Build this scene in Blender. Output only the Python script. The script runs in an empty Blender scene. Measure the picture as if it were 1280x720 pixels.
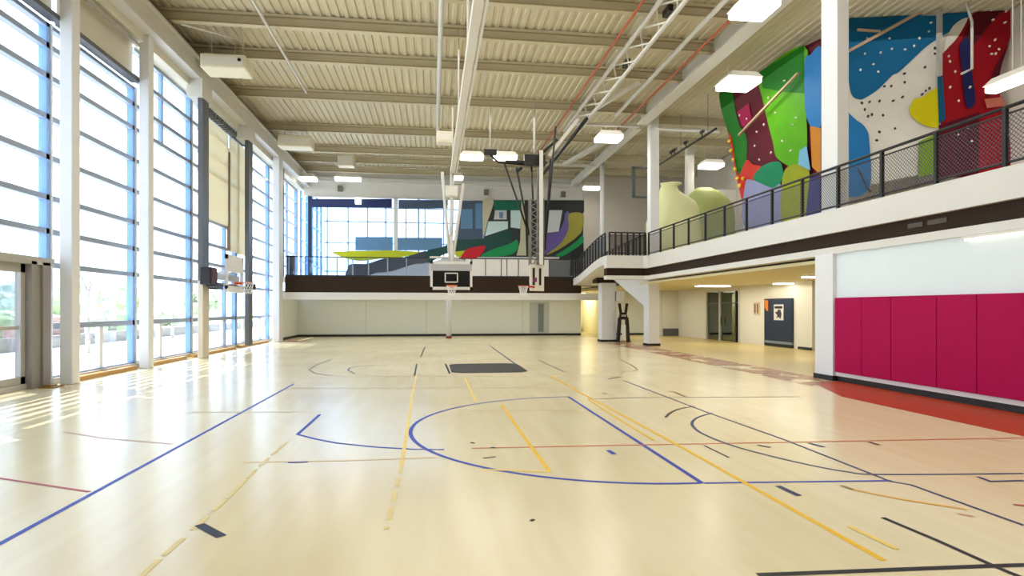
import bpy, bmesh, math, random
from mathutils import Vector, Matrix, noise

random.seed(11)
SC = bpy.context.scene
COL = SC.collection
PI = math.pi

# measured positions, metres
LINES=[('blue', 0.055, [(-1.945, 10.864), (-1.962, 9.177), (-1.631, 8.805), (-1.288, 8.504), (-0.742, 8.19), (-0.23, 7.997), (0.156, 7.932)]), ('blue', 0.05, [(2.86, 6.04), (3.812, 5.957), (4.904, 5.857)]), ('orange', 0.05, [(0.525, 7.952), (2.359, 7.871), (4.875, 7.732), (8.402, 7.547)]), ('slate', 0.05, [(4.937, 10.109), (4.477, 9.696), (4.168, 9.233), (4.008, 8.736), (3.967, 8.275), (4.013, 7.699), (4.146, 7.224), (4.332, 6.77), (4.515, 6.432), (4.674, 6.238), (4.855, 6.115), (5.67, 6.006), (6.587, 5.917)]), ('slate', 0.045, [(4.89, 14.901), (4.871, 10.286), (4.935, 7.826), (4.865, 5.832), (4.985, 5.698), (5.007, 4.498)]), ('black', 0.06, [(2.241, 3.905), (3.14, 3.862), (4.004, 3.82), (4.355, 3.794)]), ('black', 0.05, [(3.956, 4.836), (3.996, 4.294), (4.004, 3.82), (4.012, 3.707), (4.023, 3.642)]), ('yellow', 0.055, [(3.231, 16.233), (3.251, 12.292), (3.284, 10.008), (3.306, 7.445), (3.296, 6.011), (3.289, 4.005)]), ('yellow', 0.04, [(3.164, 11.965), (3.101, 9.879), (3.09, 8.072)]), ('yellow', 0.05, [(1.329, 11.488), (1.318, 8.573), (1.321, 6.685)]), ('yellowpale', 0.05, [(1.321, 6.685), (0.602, 6.884)]), ('yellowpale', 0.05, [(0.874, 16.16), (0.862, 11.849)]), ('yellowpale', 0.05, [(-0.447, 17.13), (-0.399, 11.342), (-0.356, 7.189)]), ('yellowdash', 0.05, [(-0.356, 7.189), (-0.379, 5.122)]), ('yellowdash', 0.045, [(-1.998, 8.648), (-2.007, 7.232), (-1.98, 6.145), (-1.992, 4.738), (-1.992, 4.432)]), ('red', 0.04, [(-4.913, 7.353), (-4.671, 7.226), (-3.427, 6.57)]), ('redpale', 0.035, [(-5.477, 9.82), (-4.641, 9.259), (-3.526, 8.753)]), ('peach', 0.035, [(-2.254, 7.591), (-1.062, 7.509), (0.049, 7.519)]), ('greypale', 0.04, [(-4.248, 11.376), (-2.203, 11.145)]), ('greypale', 0.05, [(-3.317, 14.51), (-0.37, 14.189), (2.713, 13.922)]), ('greypale', 0.06, [(-2.767, 17.133), (-0.434, 16.623), (3.275, 16.227), (5.676, 15.907)]), ('peach', 0.035, [(0.578, 10.945), (2.743, 10.656)]), ('tape', 0.085, [(-1.976, 5.448), (-1.692, 5.137)]), ('blue', 0.05, [(-1.715, 7.5), (-1.484, 7.507)]), ('blue', 0.07, [(2.279, 7.604), (2.297, 7.385)]), ('black', 0.03, [(3.646, 7.7), (3.658, 7.038)]), ('black', 0.06, [(4.377, 7.626), (4.471, 7.472)]), ('navy', 0.07, [(5.141, 7.647), (5.194, 7.399)]), ('black', 0.06, [(6.013, 7.605), (6.012, 7.408)]), ('redpale', 0.06, [(7.854, 7.567), (7.895, 7.329)]), ('navy', 0.07, [(3.576, 5.843), (3.597, 5.502)]), ('slate', 0.05, [(5.955, 5.872), (5.926, 5.69), (6.312, 5.669)]), ('olive', 0.05, [(4.24, 5.768), (4.267, 5.611)]), ('ochre', 0.05, [(4.267, 5.611), (4.527, 5.253), (4.888, 4.925)]), ('yellowpale', 0.05, [(3.512, 4.678), (3.546, 4.178)]), ('red', 0.05, [(5.441, 4.988), (5.557, 4.915)]), ('redpale', 0.05, [(4.706, 4.84), (4.775, 4.747)]), ('blackdash', 0.05, [(3.937, 9.768), (4.204, 10.207), (4.548, 10.592), (4.93, 10.816)]), ('black', 0.06, [(4.584, 15.295), (5.07, 15.792)]), ('browndash', 0.06, [(6.84, 21.307), (6.201, 17.591), (5.455, 16.991)]), ('black', 0.05, [(-0.48, 16.728), (-0.505, 20.354)]), ('black', 0.05, [(-0.428, 23.387), (-0.344, 29.208)]), ('black', 0.06, [(0.452, 20.226), (0.498, 17.215)]), ('navy', 0.05, [(2.87, 30.047), (2.778, 20.838), (2.704, 17.585)]), ('greydark', 0.05, [(3.811, 21.363), (3.83, 17.208)]), ('greydark', 0.05, [(-3.668, 22.708), (-3.771, 20.218), (-3.716, 18.914), (-3.305, 17.722), (-2.767, 17.133)]), ('navy', 0.04, [(-1.546, 20.203), (-2.308, 19.885), (-2.552, 19.256), (-2.501, 18.512), (-2.196, 17.574)]), ('greydark', 0.04, [(3.164, 11.965), (4.295, 12.038), (7.668, 11.703)]), ('black', 0.05, [(0.526, 8.292), (0.578, 8.245)]), ('black', 0.06, [(0.783, 7.973), (0.831, 7.916)]), ('browndash', 0.05, [(0.628, 7.402), (0.71, 7.431), (0.793, 7.461)]), ('black', 0.05, [(0.858, 5.188), (0.882, 5.165)]), ('browndash', 0.05, [(5.27, 12.887), (5.327, 12.621), (5.268, 12.023)]), ('browndash', 0.05, [(3.702, 12.838), (3.82, 12.452)])]
CLIMB={'green': [('maroon', [(13.0, 25.845, 11.766), (13.0, 24.526, 11.444), (13.0, 22.472, 11.3), (13.0, 19.524, 11.091), (13.0, 18.695, 10.966), (13.0, 18.695, 4.984), (13.0, 21.016, 4.99), (13.0, 23.18, 5.288), (13.0, 23.835, 6.561), (13.0, 24.937, 9.333), (13.0, 25.689, 10.812)]), ('green', [(13.0, 25.845, 11.766), (13.0, 24.73, 11.416), (13.0, 24.425, 10.5), (13.0, 24.029, 9.624), (13.0, 23.55, 9.139), (13.0, 23.42, 8.617), (13.0, 23.588, 7.735), (13.0, 24.127, 7.561), (13.0, 24.485, 8.398), (13.0, 24.896, 9.373), (13.0, 25.579, 10.671)]), ('magenta', [(13.0, 24.225, 10.284), (13.0, 23.272, 10.359), (13.0, 23.053, 9.664), (13.0, 23.364, 9.279), (13.0, 23.835, 9.615)]), ('redorange', [(13.0, 24.937, 9.436), (13.0, 24.627, 9.145), (13.0, 24.127, 7.561), (13.0, 23.457, 8.044), (13.0, 22.91, 7.72), (13.0, 22.301, 7.482), (13.0, 22.68, 7.101), (13.0, 23.364, 6.861), (13.0, 23.588, 6.418), (13.0, 23.874, 6.568)]), ('lime', [(13.0, 22.301, 11.186), (13.0, 19.524, 11.091), (13.0, 19.458, 9.51), (13.0, 19.458, 6.898), (13.0, 21.092, 7.48), (13.0, 21.481, 8.274), (13.0, 22.099, 9.914)]), ('green', [(13.0, 22.369, 11.287), (13.0, 19.524, 11.107), (13.0, 19.497, 9.402), (13.0, 20.568, 9.826), (13.0, 22.166, 10.563)]), ('teal', [(13.0, 22.821, 7.131), (13.0, 22.132, 7.489), (13.0, 21.016, 7.374), (13.0, 20.745, 6.858), (13.0, 21.016, 6.524), (13.0, 21.641, 6.544)]), ('lavender', [(13.0, 23.457, 6.977), (13.0, 22.999, 7.122), (13.0, 21.481, 6.485), (13.0, 20.865, 6.449), (13.0, 20.94, 4.979), (13.0, 23.55, 5.339)]), ('olive', [(13.0, 20.79, 6.521), (13.0, 20.423, 7.042), (13.0, 19.458, 6.898), (13.0, 19.133, 6.338), (13.0, 19.458, 4.775), (13.0, 20.716, 4.948)]), ('skyblue', [(13.0, 19.392, 10.464), (13.0, 19.069, 10.572), (13.0, 18.512, 10.573), (13.0, 18.512, 9.013), (13.0, 18.512, 7.999), (13.0, 18.943, 8.01), (13.0, 19.353, 8.741)]), ('orange', [(13.0, 19.069, 8.128), (13.0, 18.512, 7.882), (13.0, 18.512, 6.321), (13.0, 18.968, 6.701)]), ('paleblue', [(13.0, 19.657, 7.44), (13.0, 19.262, 7.498), (13.0, 19.044, 6.599), (13.0, 19.725, 6.961)]), ('purple', [(13.0, 19.069, 6.324), (13.0, 18.512, 6.321), (13.0, 18.512, 4.644), (13.0, 19.327, 4.757)])], 'white': [('offwhite', [(13.802, 18.717, 11.869), (15.204, 18.354, 12.248), (16.683, 17.972, 12.375), (17.544, 17.749, 12.319), (17.61, 17.732, 11.504), (16.883, 17.92, 10.289), (16.883, 17.92, 6.512), (13.802, 18.717, 5.847)]), ('blue', [(13.974, 18.672, 11.836), (15.204, 18.354, 12.21), (15.475, 18.284, 12.38), (15.745, 18.214, 11.751), (16.215, 18.093, 11.662), (16.75, 17.954, 11.63), (17.148, 17.851, 11.754), (17.511, 17.757, 11.879), (17.557, 17.745, 11.397), (16.883, 17.92, 10.955), (16.416, 18.041, 10.648), (16.014, 18.145, 10.26), (15.543, 18.267, 9.799), (15.34, 18.319, 9.697), (14.933, 18.424, 9.267), (14.523, 18.53, 8.985), (14.318, 18.583, 8.941), (14.077, 18.645, 9.155), (13.974, 18.672, 10.064)]), ('tealblue', [(13.974, 18.672, 11.836), (15.204, 18.354, 12.21), (15.475, 18.284, 12.23), (15.543, 18.267, 11.554), (14.865, 18.442, 11.295), (14.009, 18.663, 11.269)]), ('skyblue', [(13.802, 18.717, 8.375), (14.249, 18.601, 8.207), (14.523, 18.53, 7.933), (14.626, 18.504, 7.479), (14.626, 18.504, 5.902), (13.802, 18.717, 5.847)]), ('yellow', [(15.846, 18.188, 8.48), (15.981, 18.153, 8.847), (16.215, 18.093, 8.911), (16.483, 18.023, 9.107), (16.736, 17.958, 9.126), (16.736, 17.958, 7.999), (16.416, 18.041, 7.922), (16.014, 18.145, 8.175)]), ('yellowgreen', [(16.115, 18.119, 7.427), (16.683, 17.972, 7.704), (16.683, 17.972, 6.37), (16.115, 18.119, 6.237)]), ('tealblue', [(16.67, 17.975, 9.707), (16.816, 17.937, 9.7), (16.916, 17.911, 8.14), (16.716, 17.963, 8.0)])], 'red': [('red', [(16.825, 17.929, 10.289), (17.013, 17.883, 10.54), (17.281, 17.818, 10.86), (17.816, 17.689, 11.644), (18.347, 17.561, 12.24), (19.126, 17.373, 12.197), (19.106, 17.378, 11.503), (18.81, 17.449, 10.566), (18.625, 17.494, 9.915), (18.513, 17.521, 9.259), (18.81, 17.449, 7.928), (18.974, 17.41, 6.459), (16.744, 17.948, 6.218), (16.825, 17.929, 8.438)]), ('maroon', [(17.816, 17.689, 11.644), (18.347, 17.561, 12.24), (18.876, 17.433, 12.211), (18.876, 17.433, 11.954), (18.215, 17.593, 11.182), (17.816, 17.689, 10.613), (17.616, 17.738, 10.622), (17.482, 17.77, 10.85)]), ('maroon', [(18.81, 17.449, 10.566), (19.106, 17.378, 11.503), (18.625, 17.494, 9.915), (18.48, 17.529, 9.187), (18.148, 17.609, 8.832), (18.347, 17.561, 9.633)]), ('maroon', [(16.73, 17.951, 7.96), (17.949, 17.657, 8.361), (17.916, 17.665, 6.191), (16.73, 17.951, 6.218)]), ('navy', [(17.362, 17.799, 10.597), (17.629, 17.734, 10.769), (17.716, 17.713, 9.659), (17.816, 17.689, 8.698), (17.549, 17.754, 8.545), (17.415, 17.786, 9.746)]), ('offwhite', [(16.878, 17.916, 10.62), (17.147, 17.851, 11.236), (17.582, 17.746, 11.472), (17.281, 17.818, 10.86), (17.013, 17.883, 10.54), (16.878, 17.916, 10.398)]), ('pink', [(18.082, 17.625, 8.761), (18.612, 17.497, 8.815), (18.678, 17.481, 8.519), (18.148, 17.609, 8.465)])]}
HOLDS=[('dark', 'white', (15.644, 18.24, 9.697)), ('dark', 'white', (15.664, 18.235, 9.398)), ('dark', 'white', (15.259, 18.34, 9.29)), ('dark', 'white', (15.055, 18.393, 9.299)), ('dark', 'white', (16.262, 18.08, 9.875)), ('dark', 'white', (14.592, 18.513, 8.787)), ('dark', 'white', (14.892, 18.435, 8.804)), ('dark', 'white', (15.306, 18.328, 8.801)), ('dark', 'white', (15.59, 18.254, 8.916)), ('dark', 'white', (14.373, 18.569, 8.766)), ('dark', 'white', (14.455, 18.548, 8.537)), ('dark', 'white', (14.557, 18.521, 8.307)), ('dark', 'white', (14.674, 18.491, 8.363)), ('dark', 'white', (15.014, 18.403, 8.327)), ('dark', 'white', (15.374, 18.31, 7.879)), ('dark', 'white', (14.899, 18.433, 7.769)), ('dark', 'white', (14.824, 18.453, 7.494)), ('dark', 'white', (16.416, 18.041, 9.162)), ('dark', 'white', (16.296, 18.072, 9.093)), ('dark', 'white', (16.182, 18.101, 8.972)), ('dark', 'white', (16.583, 17.997, 10.49)), ('dark', 'white', (16.583, 17.997, 10.305)), ('pale', 'white', (15.678, 18.232, 10.501)), ('pale', 'white', (15.204, 18.354, 10.901)), ('pale', 'white', (14.933, 18.424, 10.429)), ('pale', 'white', (14.455, 18.548, 10.416)), ('pale', 'white', (15.272, 18.337, 10.538)), ('pale', 'white', (14.715, 18.481, 10.057)), ('pale', 'white', (14.318, 18.583, 9.882)), ('pale', 'white', (16.45, 18.032, 11.351)), ('pale', 'white', (16.383, 18.049, 11.058)), ('pale', 'white', (15.947, 18.162, 10.599)), ('pale', 'white', (14.523, 18.53, 10.939)), ('pale', 'white', (16.115, 18.119, 10.85)), ('pale', 'white', (14.865, 18.442, 9.795)), ('pale', 'red', (18.361, 17.558, 10.675)), ('pale', 'red', (18.201, 17.596, 10.484)), ('pale', 'red', (18.268, 17.58, 10.224)), ('pale', 'red', (18.38, 17.553, 10.219)), ('pale', 'red', (18.645, 17.489, 11.234)), ('pale', 'red', (18.876, 17.433, 11.881)), ('pale', 'red', (18.48, 17.529, 10.361)), ('pale', 'red', (18.248, 17.585, 11.658)), ('pale', 'red', (18.294, 17.574, 11.34)), ('pale', 'red', (18.678, 17.481, 11.599)), ('pale', 'red', (17.013, 17.883, 10.022)), ('pale', 'red', (16.979, 17.891, 10.208)), ('pale', 'red', (17.181, 17.843, 9.682)), ('pale', 'red', (17.281, 17.818, 8.717)), ('pale', 'red', (17.616, 17.738, 9.147)), ('pale', 'red', (17.013, 17.883, 9.171)), ('pale', 'red', (17.281, 17.818, 7.609)), ('pale', 'red', (17.549, 17.754, 7.822)), ('pale', 'red', (17.682, 17.721, 7.376)), ('pale', 'green', (13.0, 23.272, 9.685)), ('pale', 'green', (13.0, 21.641, 9.984)), ('pale', 'green', (13.0, 21.402, 9.812)), ('pale', 'green', (13.0, 20.069, 8.471)), ('pale', 'green', (13.0, 20.716, 8.062)), ('pale', 'green', (13.0, 19.861, 8.658)), ('pale', 'green', (13.0, 22.645, 8.408)), ('pale', 'green', (13.0, 21.966, 9.047)), ('pale', 'green', (13.0, 22.472, 8.921)), ('pale', 'green', (13.0, 21.481, 7.827)), ('pale', 'green', (13.0, 22.301, 7.76)), ('pale', 'green', (13.0, 23.835, 10.009)), ('pale', 'green', (13.0, 20.568, 10.256)), ('pale', 'green', (13.0, 21.169, 9.247)), ('pale', 'green', (13.0, 20.209, 7.584)), ('yellowh', 'green', (13.0, 24.73, 9.173)), ('yellowh', 'green', (13.0, 24.566, 8.722)), ('yellowh', 'green', (13.0, 24.385, 8.272)), ('yellowh', 'green', (13.0, 24.225, 7.833)), ('yellowh', 'green', (13.0, 24.029, 7.391)), ('yellowh', 'green', (13.0, 23.835, 7.054)), ('yellowh', 'green', (13.0, 23.55, 7.288))]
DECALS=[('dark_panel', 'darkpanel', [(4.369, 9.738), (11.087, 9.899), (11.087, 4.276), (2.861, 4.217), (2.861, 5.603), (3.44, 5.783)]), ('grey_wash', 'greywhite', [(1.138, 5.583), (9.337, 5.677), (8.738, 4.259), (-5.958, 4.153), (-5.301, 4.946), (0.284, 5.287)]), ('navy_strip', 'navy', [(-8.399, 9.515), (-2.812, 9.651), (-2.812, 9.027), (-8.399, 8.93)]), ('navy_strip', 'slateblue', [(-2.365, 9.605), (1.138, 9.66), (1.138, 9.057), (-2.365, 8.98)]), ('blue_band', 'steelblue', [(-5.356, 6.915), (-2.756, 6.957), (-2.756, 5.992), (-5.356, 5.959)]), ('blue_band', 'steelblue', [(-2.421, 6.905), (0.739, 6.955), (0.739, 6.037), (-2.421, 5.996)]), ('lime_swoosh', 'limeyellow', [(-6.931, 5.79), (-6.099, 5.887), (-5.094, 5.942), (-2.725, 5.99), (-1.27, 5.948), (-0.753, 5.85), (-2.469, 5.455), (-3.49, 5.401), (-4.505, 5.26), (-5.262, 5.235), (-5.932, 5.374)]), ('blue_panel', 'slateblue', [(1.926, 9.639), (3.628, 9.679), (3.628, 6.85), (1.663, 6.82)]), ('blue_panel', 'steelblue', [(2.058, 9.026), (2.894, 9.044), (2.894, 7.633), (2.058, 7.618)]), ('blue_panel', 'steelblue', [(3.114, 9.491), (3.601, 9.502), (3.601, 7.645), (3.114, 7.637)]), ('dark_wave', 'slate', [(-5.974, 4.086), (-5.89, 4.644), (-5.723, 4.972), (-5.178, 5.02), (-4.505, 5.044), (-3.406, 5.401), (-2.298, 5.457), (-1.27, 5.73), (-0.407, 5.959), (-0.407, 5.173), (-1.27, 5.033), (-2.64, 4.586), (-3.321, 4.45), (-3.914, 4.402), (-4.758, 4.094)]), ('dark_wave', 'darkteal', [(-0.408, 5.965), (0.853, 6.325), (1.596, 6.796), (3.671, 6.943), (5.48, 7.611), (5.597, 6.623), (3.671, 6.046), (2.285, 5.942), (1.482, 5.874), (0.853, 5.752), (0.113, 5.308), (-0.408, 5.165)]), ('red_blob', 'redvivid', [(2.058, 5.462), (2.233, 5.86), (2.497, 6.145), (3.07, 6.312), (3.778, 6.427), (3.734, 6.055), (3.335, 5.609), (2.805, 5.373)]), ('lime_tip', 'limeyellow', [(1.401, 5.92), (2.365, 6.055), (2.014, 5.549), (1.751, 5.415), (1.663, 5.721)]), ('green_swoosh', 'greenvivid', [(3.513, 5.637), (4.223, 6.106), (5.562, 6.568), (6.101, 6.887), (6.236, 6.622), (6.191, 6.265), (5.832, 5.86), (4.936, 5.653)]), ('teal_patch', 'tealgreen', [(4.401, 9.698), (6.461, 9.747), (6.461, 9.078), (4.472, 8.946)]), ('cream_strip', 'cream', [(3.672, 9.681), (4.401, 9.698), (4.267, 8.986), (4.0, 8.183), (3.778, 7.383), (3.672, 7.381)]), ('pane_reflection', 'palesky', [(4.045, 8.184), (5.473, 8.212), (5.473, 7.678), (3.796, 7.1)]), ('pane_reflection', 'palesky', [(5.67, 9.016), (6.461, 9.034), (6.371, 7.694), (5.67, 7.771)]), ('pane_reflection', 'greywhite', [(4.534, 8.992), (5.383, 9.01), (5.383, 8.343), (4.445, 8.325)]), ('blue_panel', 'steelblue', [(4.846, 8.865), (5.115, 8.871), (5.115, 8.427), (4.846, 8.422)]), ('cream_strip', 'cream', [(6.461, 9.747), (6.687, 9.752), (6.823, 5.738), (6.101, 5.729), (6.371, 6.802)]), ('grey_panel', 'greywhite', [(8.366, 9.075), (9.51, 9.1), (9.235, 7.52), (8.384, 7.416)]), ('black_patch', 'dark', [(8.047, 9.785), (11.143, 9.859), (11.143, 8.999), (9.878, 8.972), (9.648, 9.193), (8.275, 9.163)]), ('purple_swoosh', 'purple', [(8.074, 5.887), (8.138, 7.187), (8.823, 7.423), (9.235, 7.52), (9.602, 8.291), (9.74, 8.924), (10.016, 8.93), (9.97, 7.848), (9.694, 7.122), (9.372, 6.667), (8.823, 6.21)]), ('ochre_swoosh', 'ochre', [(9.997, 8.84), (11.051, 8.862), (11.013, 7.686), (10.569, 7.136), (10.108, 6.768), (9.097, 6.124), (8.275, 5.8), (9.189, 6.485), (9.694, 7.122), (9.97, 7.848)]), ('green_swoosh', 'greenvivid', [(9.006, 5.79), (9.648, 6.176), (10.108, 6.498), (10.662, 6.912), (11.051, 7.279), (11.097, 6.783), (10.662, 6.415), (10.108, 6.047), (9.464, 5.706)]), ('black_patch', 'dark', [(11.097, 6.783), (11.143, 5.608), (10.108, 5.596), (10.108, 6.047), (10.662, 6.415)])]  # the pale pane pieces are window reflections painted in among the mural shapes

# ------------------------------------------------------------------ materials
def lin(c):
    c = c / 255.0
    return c / 12.92 if c <= 0.04045 else ((c + 0.055) / 1.055) ** 2.4
def rgb(r, g, b):
    return (lin(r), lin(g), lin(b), 1.0)

MATS = {}
def mat(name, col, rough=0.5, metal=0.0, emit=None, emit_s=0.0, var=0.05, scale=3.0, spec=0.4, coat=0.0):
    if name in MATS:
        return MATS[name]
    m = bpy.data.materials.new(name)
    m.use_nodes = True
    nt = m.node_tree
    b = nt.nodes['Principled BSDF']
    c = rgb(*col)
    if var > 0:
        tc = nt.nodes.new('ShaderNodeTexCoord')
        nz = nt.nodes.new('ShaderNodeTexNoise')
        nz.inputs['Scale'].default_value = scale
        nz.inputs['Detail'].default_value = 4
        mx = nt.nodes.new('ShaderNodeMix'); mx.data_type = 'RGBA'
        mx.inputs[6].default_value = tuple(min(1, x * (1 - var)) for x in c[:3]) + (1,)
        mx.inputs[7].default_value = tuple(min(1, x * (1 + var)) for x in c[:3]) + (1,)
        nt.links.new(tc.outputs['Object'], nz.inputs['Vector'])
        nt.links.new(nz.outputs['Fac'], mx.inputs[0])
        nt.links.new(mx.outputs[2], b.inputs['Base Color'])
    else:
        b.inputs['Base Color'].default_value = c
    b.inputs['Roughness'].default_value = rough
    b.inputs['Metallic'].default_value = metal
    b.inputs['Specular IOR Level'].default_value = spec
    b.inputs['Coat Weight'].default_value = coat
    if emit:
        b.inputs['Emission Color'].default_value = rgb(*emit)
        b.inputs['Emission Strength'].default_value = emit_s
    MATS[name] = m
    return m

def glass_mat(name, tint=(255, 255, 255), refl=0.06, rough=0.02):
    m = bpy.data.materials.new(name); m.use_nodes = True
    nt = m.node_tree; nt.nodes.clear()
    out = nt.nodes.new('ShaderNodeOutputMaterial')
    tr = nt.nodes.new('ShaderNodeBsdfTransparent'); tr.inputs[0].default_value = rgb(*tint)
    gl = nt.nodes.new('ShaderNodeBsdfGlossy'); gl.inputs['Roughness'].default_value = rough
    fr = nt.nodes.new('ShaderNodeLayerWeight'); fr.inputs[0].default_value = 0.25
    mu = nt.nodes.new('ShaderNodeMath'); mu.operation = 'MULTIPLY_ADD'
    mu.inputs[1].default_value = 0.35; mu.inputs[2].default_value = refl
    mx = nt.nodes.new('ShaderNodeMixShader')
    nt.links.new(fr.outputs['Fresnel'], mu.inputs[0])
    nt.links.new(mu.outputs[0], mx.inputs[0])
    nt.links.new(tr.outputs[0], mx.inputs[1]); nt.links.new(gl.outputs[0], mx.inputs[2])
    nt.links.new(mx.outputs[0], out.inputs[0])
    MATS[name] = m
    return m

def lattice_mat(name, col, cell=0.085, wire=0.17):
    """diamond wire lattice on a flat panel whose object x axis is along the panel and z is up"""
    m = bpy.data.materials.new(name); m.use_nodes = True
    nt = m.node_tree; nt.nodes.clear()
    N = nt.nodes.new; Lk = nt.links.new
    out = N('ShaderNodeOutputMaterial')
    tc = N('ShaderNodeTexCoord'); sp = N('ShaderNodeSeparateXYZ')
    Lk(tc.outputs['Object'], sp.inputs[0])
    def m_(op, a, b=None):
        n = N('ShaderNodeMath'); n.operation = op
        for i, v in enumerate((a, b)):
            if v is None: continue
            if isinstance(v, (int, float)): n.inputs[i].default_value = v
            else: Lk(v, n.inputs[i])
        return n.outputs[0]
    xy = m_('ADD', sp.outputs[0], sp.outputs[1])
    u = m_('ADD', xy, sp.outputs[2]); v = m_('SUBTRACT', xy, sp.outputs[2])
    def line(w):
        return m_('LESS_THAN', m_('FRACT', m_('DIVIDE', w, cell)), wire)
    mask = m_('MAXIMUM', line(u), line(v))
    tr = N('ShaderNodeBsdfTransparent'); pb = N('ShaderNodeBsdfPrincipled')
    pb.inputs['Base Color'].default_value = rgb(*col); pb.inputs['Roughness'].default_value = 0.5
    mx = N('ShaderNodeMixShader')
    Lk(mask, mx.inputs[0]); Lk(tr.outputs[0], mx.inputs[1]); Lk(pb.outputs[0], mx.inputs[2])
    Lk(mx.outputs[0], out.inputs[0])
    MATS[name] = m
    return m

def floor_mat():
    m = bpy.data.materials.new('maple_floor'); m.use_nodes = True
    nt = m.node_tree; N = nt.nodes.new; Lk = nt.links.new
    b = nt.nodes['Principled BSDF']
    tc = N('ShaderNodeTexCoord')
    mp = N('ShaderNodeMapping'); mp.inputs['Scale'].default_value = (5.0, 0.35, 1)
    Lk(tc.outputs['Object'], mp.inputs[0])
    br = N('ShaderNodeTexNoise'); br.inputs['Scale'].default_value = 1.0; br.inputs['Detail'].default_value = 6
    Lk(mp.outputs[0], br.inputs['Vector'])
    n2 = N('ShaderNodeTexNoise'); n2.inputs['Scale'].default_value = 0.35; n2.inputs['Detail'].default_value = 5
    Lk(tc.outputs['Object'], n2.inputs['Vector'])
    r = N('ShaderNodeValToRGB')
    r.color_ramp.elements[0].position = 0.3; r.color_ramp.elements[0].color = rgb(*FLOOR_A)
    r.color_ramp.elements[1].position = 0.72; r.color_ramp.elements[1].color = rgb(*FLOOR_B)
    mx = N('ShaderNodeMix'); mx.data_type = 'FLOAT'; mx.inputs[0].default_value = 0.45
    Lk(br.outputs['Fac'], mx.inputs[2]); Lk(n2.outputs['Fac'], mx.inputs[3])
    Lk(mx.outputs[0], r.inputs[0])
    Lk(r.outputs[0], b.inputs['Base Color'])
    rr = N('ShaderNodeMapRange'); rr.inputs[3].default_value = 0.16; rr.inputs[4].default_value = 0.26
    Lk(n2.outputs['Fac'], rr.inputs[0]); Lk(rr.outputs[0], b.inputs['Roughness'])
    b.inputs['Specular IOR Level'].default_value = 0.5
    return m

def worn_mat(name, col, lo=0.42, hi=0.55, scale=4.0):
    """paint worn through in patches, on a thin sheet"""
    m = bpy.data.materials.new(name); m.use_nodes = True
    nt = m.node_tree; N = nt.nodes.new; Lk = nt.links.new
    b = nt.nodes['Principled BSDF']; b.inputs['Base Color'].default_value = rgb(*col); b.inputs['Roughness'].default_value = 0.3
    out = nt.nodes['Material Output']
    tc = N('ShaderNodeTexCoord'); nz = N('ShaderNodeTexNoise'); nz.inputs['Scale'].default_value = scale; nz.inputs['Detail'].default_value = 5
    Lk(tc.outputs['Object'], nz.inputs['Vector'])
    mr = N('ShaderNodeMapRange'); mr.inputs[1].default_value = lo; mr.inputs[2].default_value = hi
    Lk(nz.outputs['Fac'], mr.inputs[0])
    tr = N('ShaderNodeBsdfTransparent'); mx = N('ShaderNodeMixShader')
    Lk(mr.outputs[0], mx.inputs[0]); Lk(tr.outputs[0], mx.inputs[1]); Lk(b.outputs[0], mx.inputs[2])
    Lk(mx.outputs[0], out.inputs[0])
    MATS[name] = m
    return m

FLOOR_A = (222, 206, 164); FLOOR_B = (234, 221, 184)
M_FLOOR = floor_mat()
M_WHITE = mat('white_paint', (222, 219, 214), 0.5, var=0.03)
M_COLUMN = mat('column_paint', (224, 224, 226), 0.5, var=0.03)
M_CREAM = mat('cream_wall', (218, 213, 198), 0.6, var=0.03)
M_SAGE = mat('sage_wall', (226, 228, 216), 0.6, var=0.03)
M_MAUVE = mat('grey_mauve_wall', (205, 196, 186), 0.6, var=0.03)
M_CEIL = mat('ceiling_deck_paint', (206, 196, 170), 0.6, var=0.04)
M_JOIST = mat('joist_paint', (202, 192, 164), 0.6, var=0.03)
M_STEELW = mat('painted_steel_white', (214, 211, 205), 0.45, var=0.03)
M_BROWN = mat('brown_fascia', (50, 37, 27), 0.6, var=0.08, spec=0.12)
M_BLACK = mat('black_metal', (26, 25, 27), 0.4, var=0.05)
M_RUBBER = mat('black_rubber', (30, 30, 30), 0.5, var=0.05)
M_DKGREY = mat('dark_grey_steel', (88, 90, 94), 0.45, var=0.05)
M_ALU = mat('brushed_aluminium', (176, 172, 166), 0.4, 0.1, var=0.05)
M_BLUEALU = mat('blue_tinted_aluminium', (134, 172, 222), 0.35, 0.0, var=0.05)
M_GREYALU = mat('grey_blue_aluminium', (146, 158, 180), 0.35, 0.0, var=0.05)
M_SILL = mat('orange_wood_sill', (196, 150, 84), 0.4, var=0.1, scale=6)
M_PAD = mat('crimson_vinyl', (166, 2, 72), 0.55, var=0.04, spec=0.12)
M_PALEBLUE = mat('pale_blue_wall', (222, 232, 236), 0.5, var=0.02)
M_GLASS = glass_mat('window_glass', (250, 252, 255))
M_GLASSB = glass_mat('blue_window_glass', (232, 241, 252), 0.04)
M_GLASSG = glass_mat('green_door_glass', (190, 205, 195), 0.12)
M_BOARDGLASS = glass_mat('backboard_glass', (92, 78, 98), 0.03)  # dark tint stands in for the reflection in the clear board
M_LENS = mat('lamp_lens', (255, 250, 240), 0.4, emit=(255, 250, 240), emit_s=5.0, var=0)
M_DIMLENS = mat('dim_lamp_lens', (250, 245, 230), 0.4, emit=(255, 246, 226), emit_s=1.6, var=0)
M_LAMPBODY = mat('lamp_body', (228, 224, 214), 0.5, var=0.02)
M_UNIT = mat('white_unit', (226, 218, 196), 0.5, var=0.02)
M_NAVY = mat('navy_panel', (26, 42, 64), 0.45, var=0.06)
M_RUST = mat('rust_orange_floor', (178, 62, 26), 0.35, var=0.12, scale=2, spec=0.2)
M_HALL = mat('hall_floor', (204, 184, 122), 0.3, var=0.05, scale=1)
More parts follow.
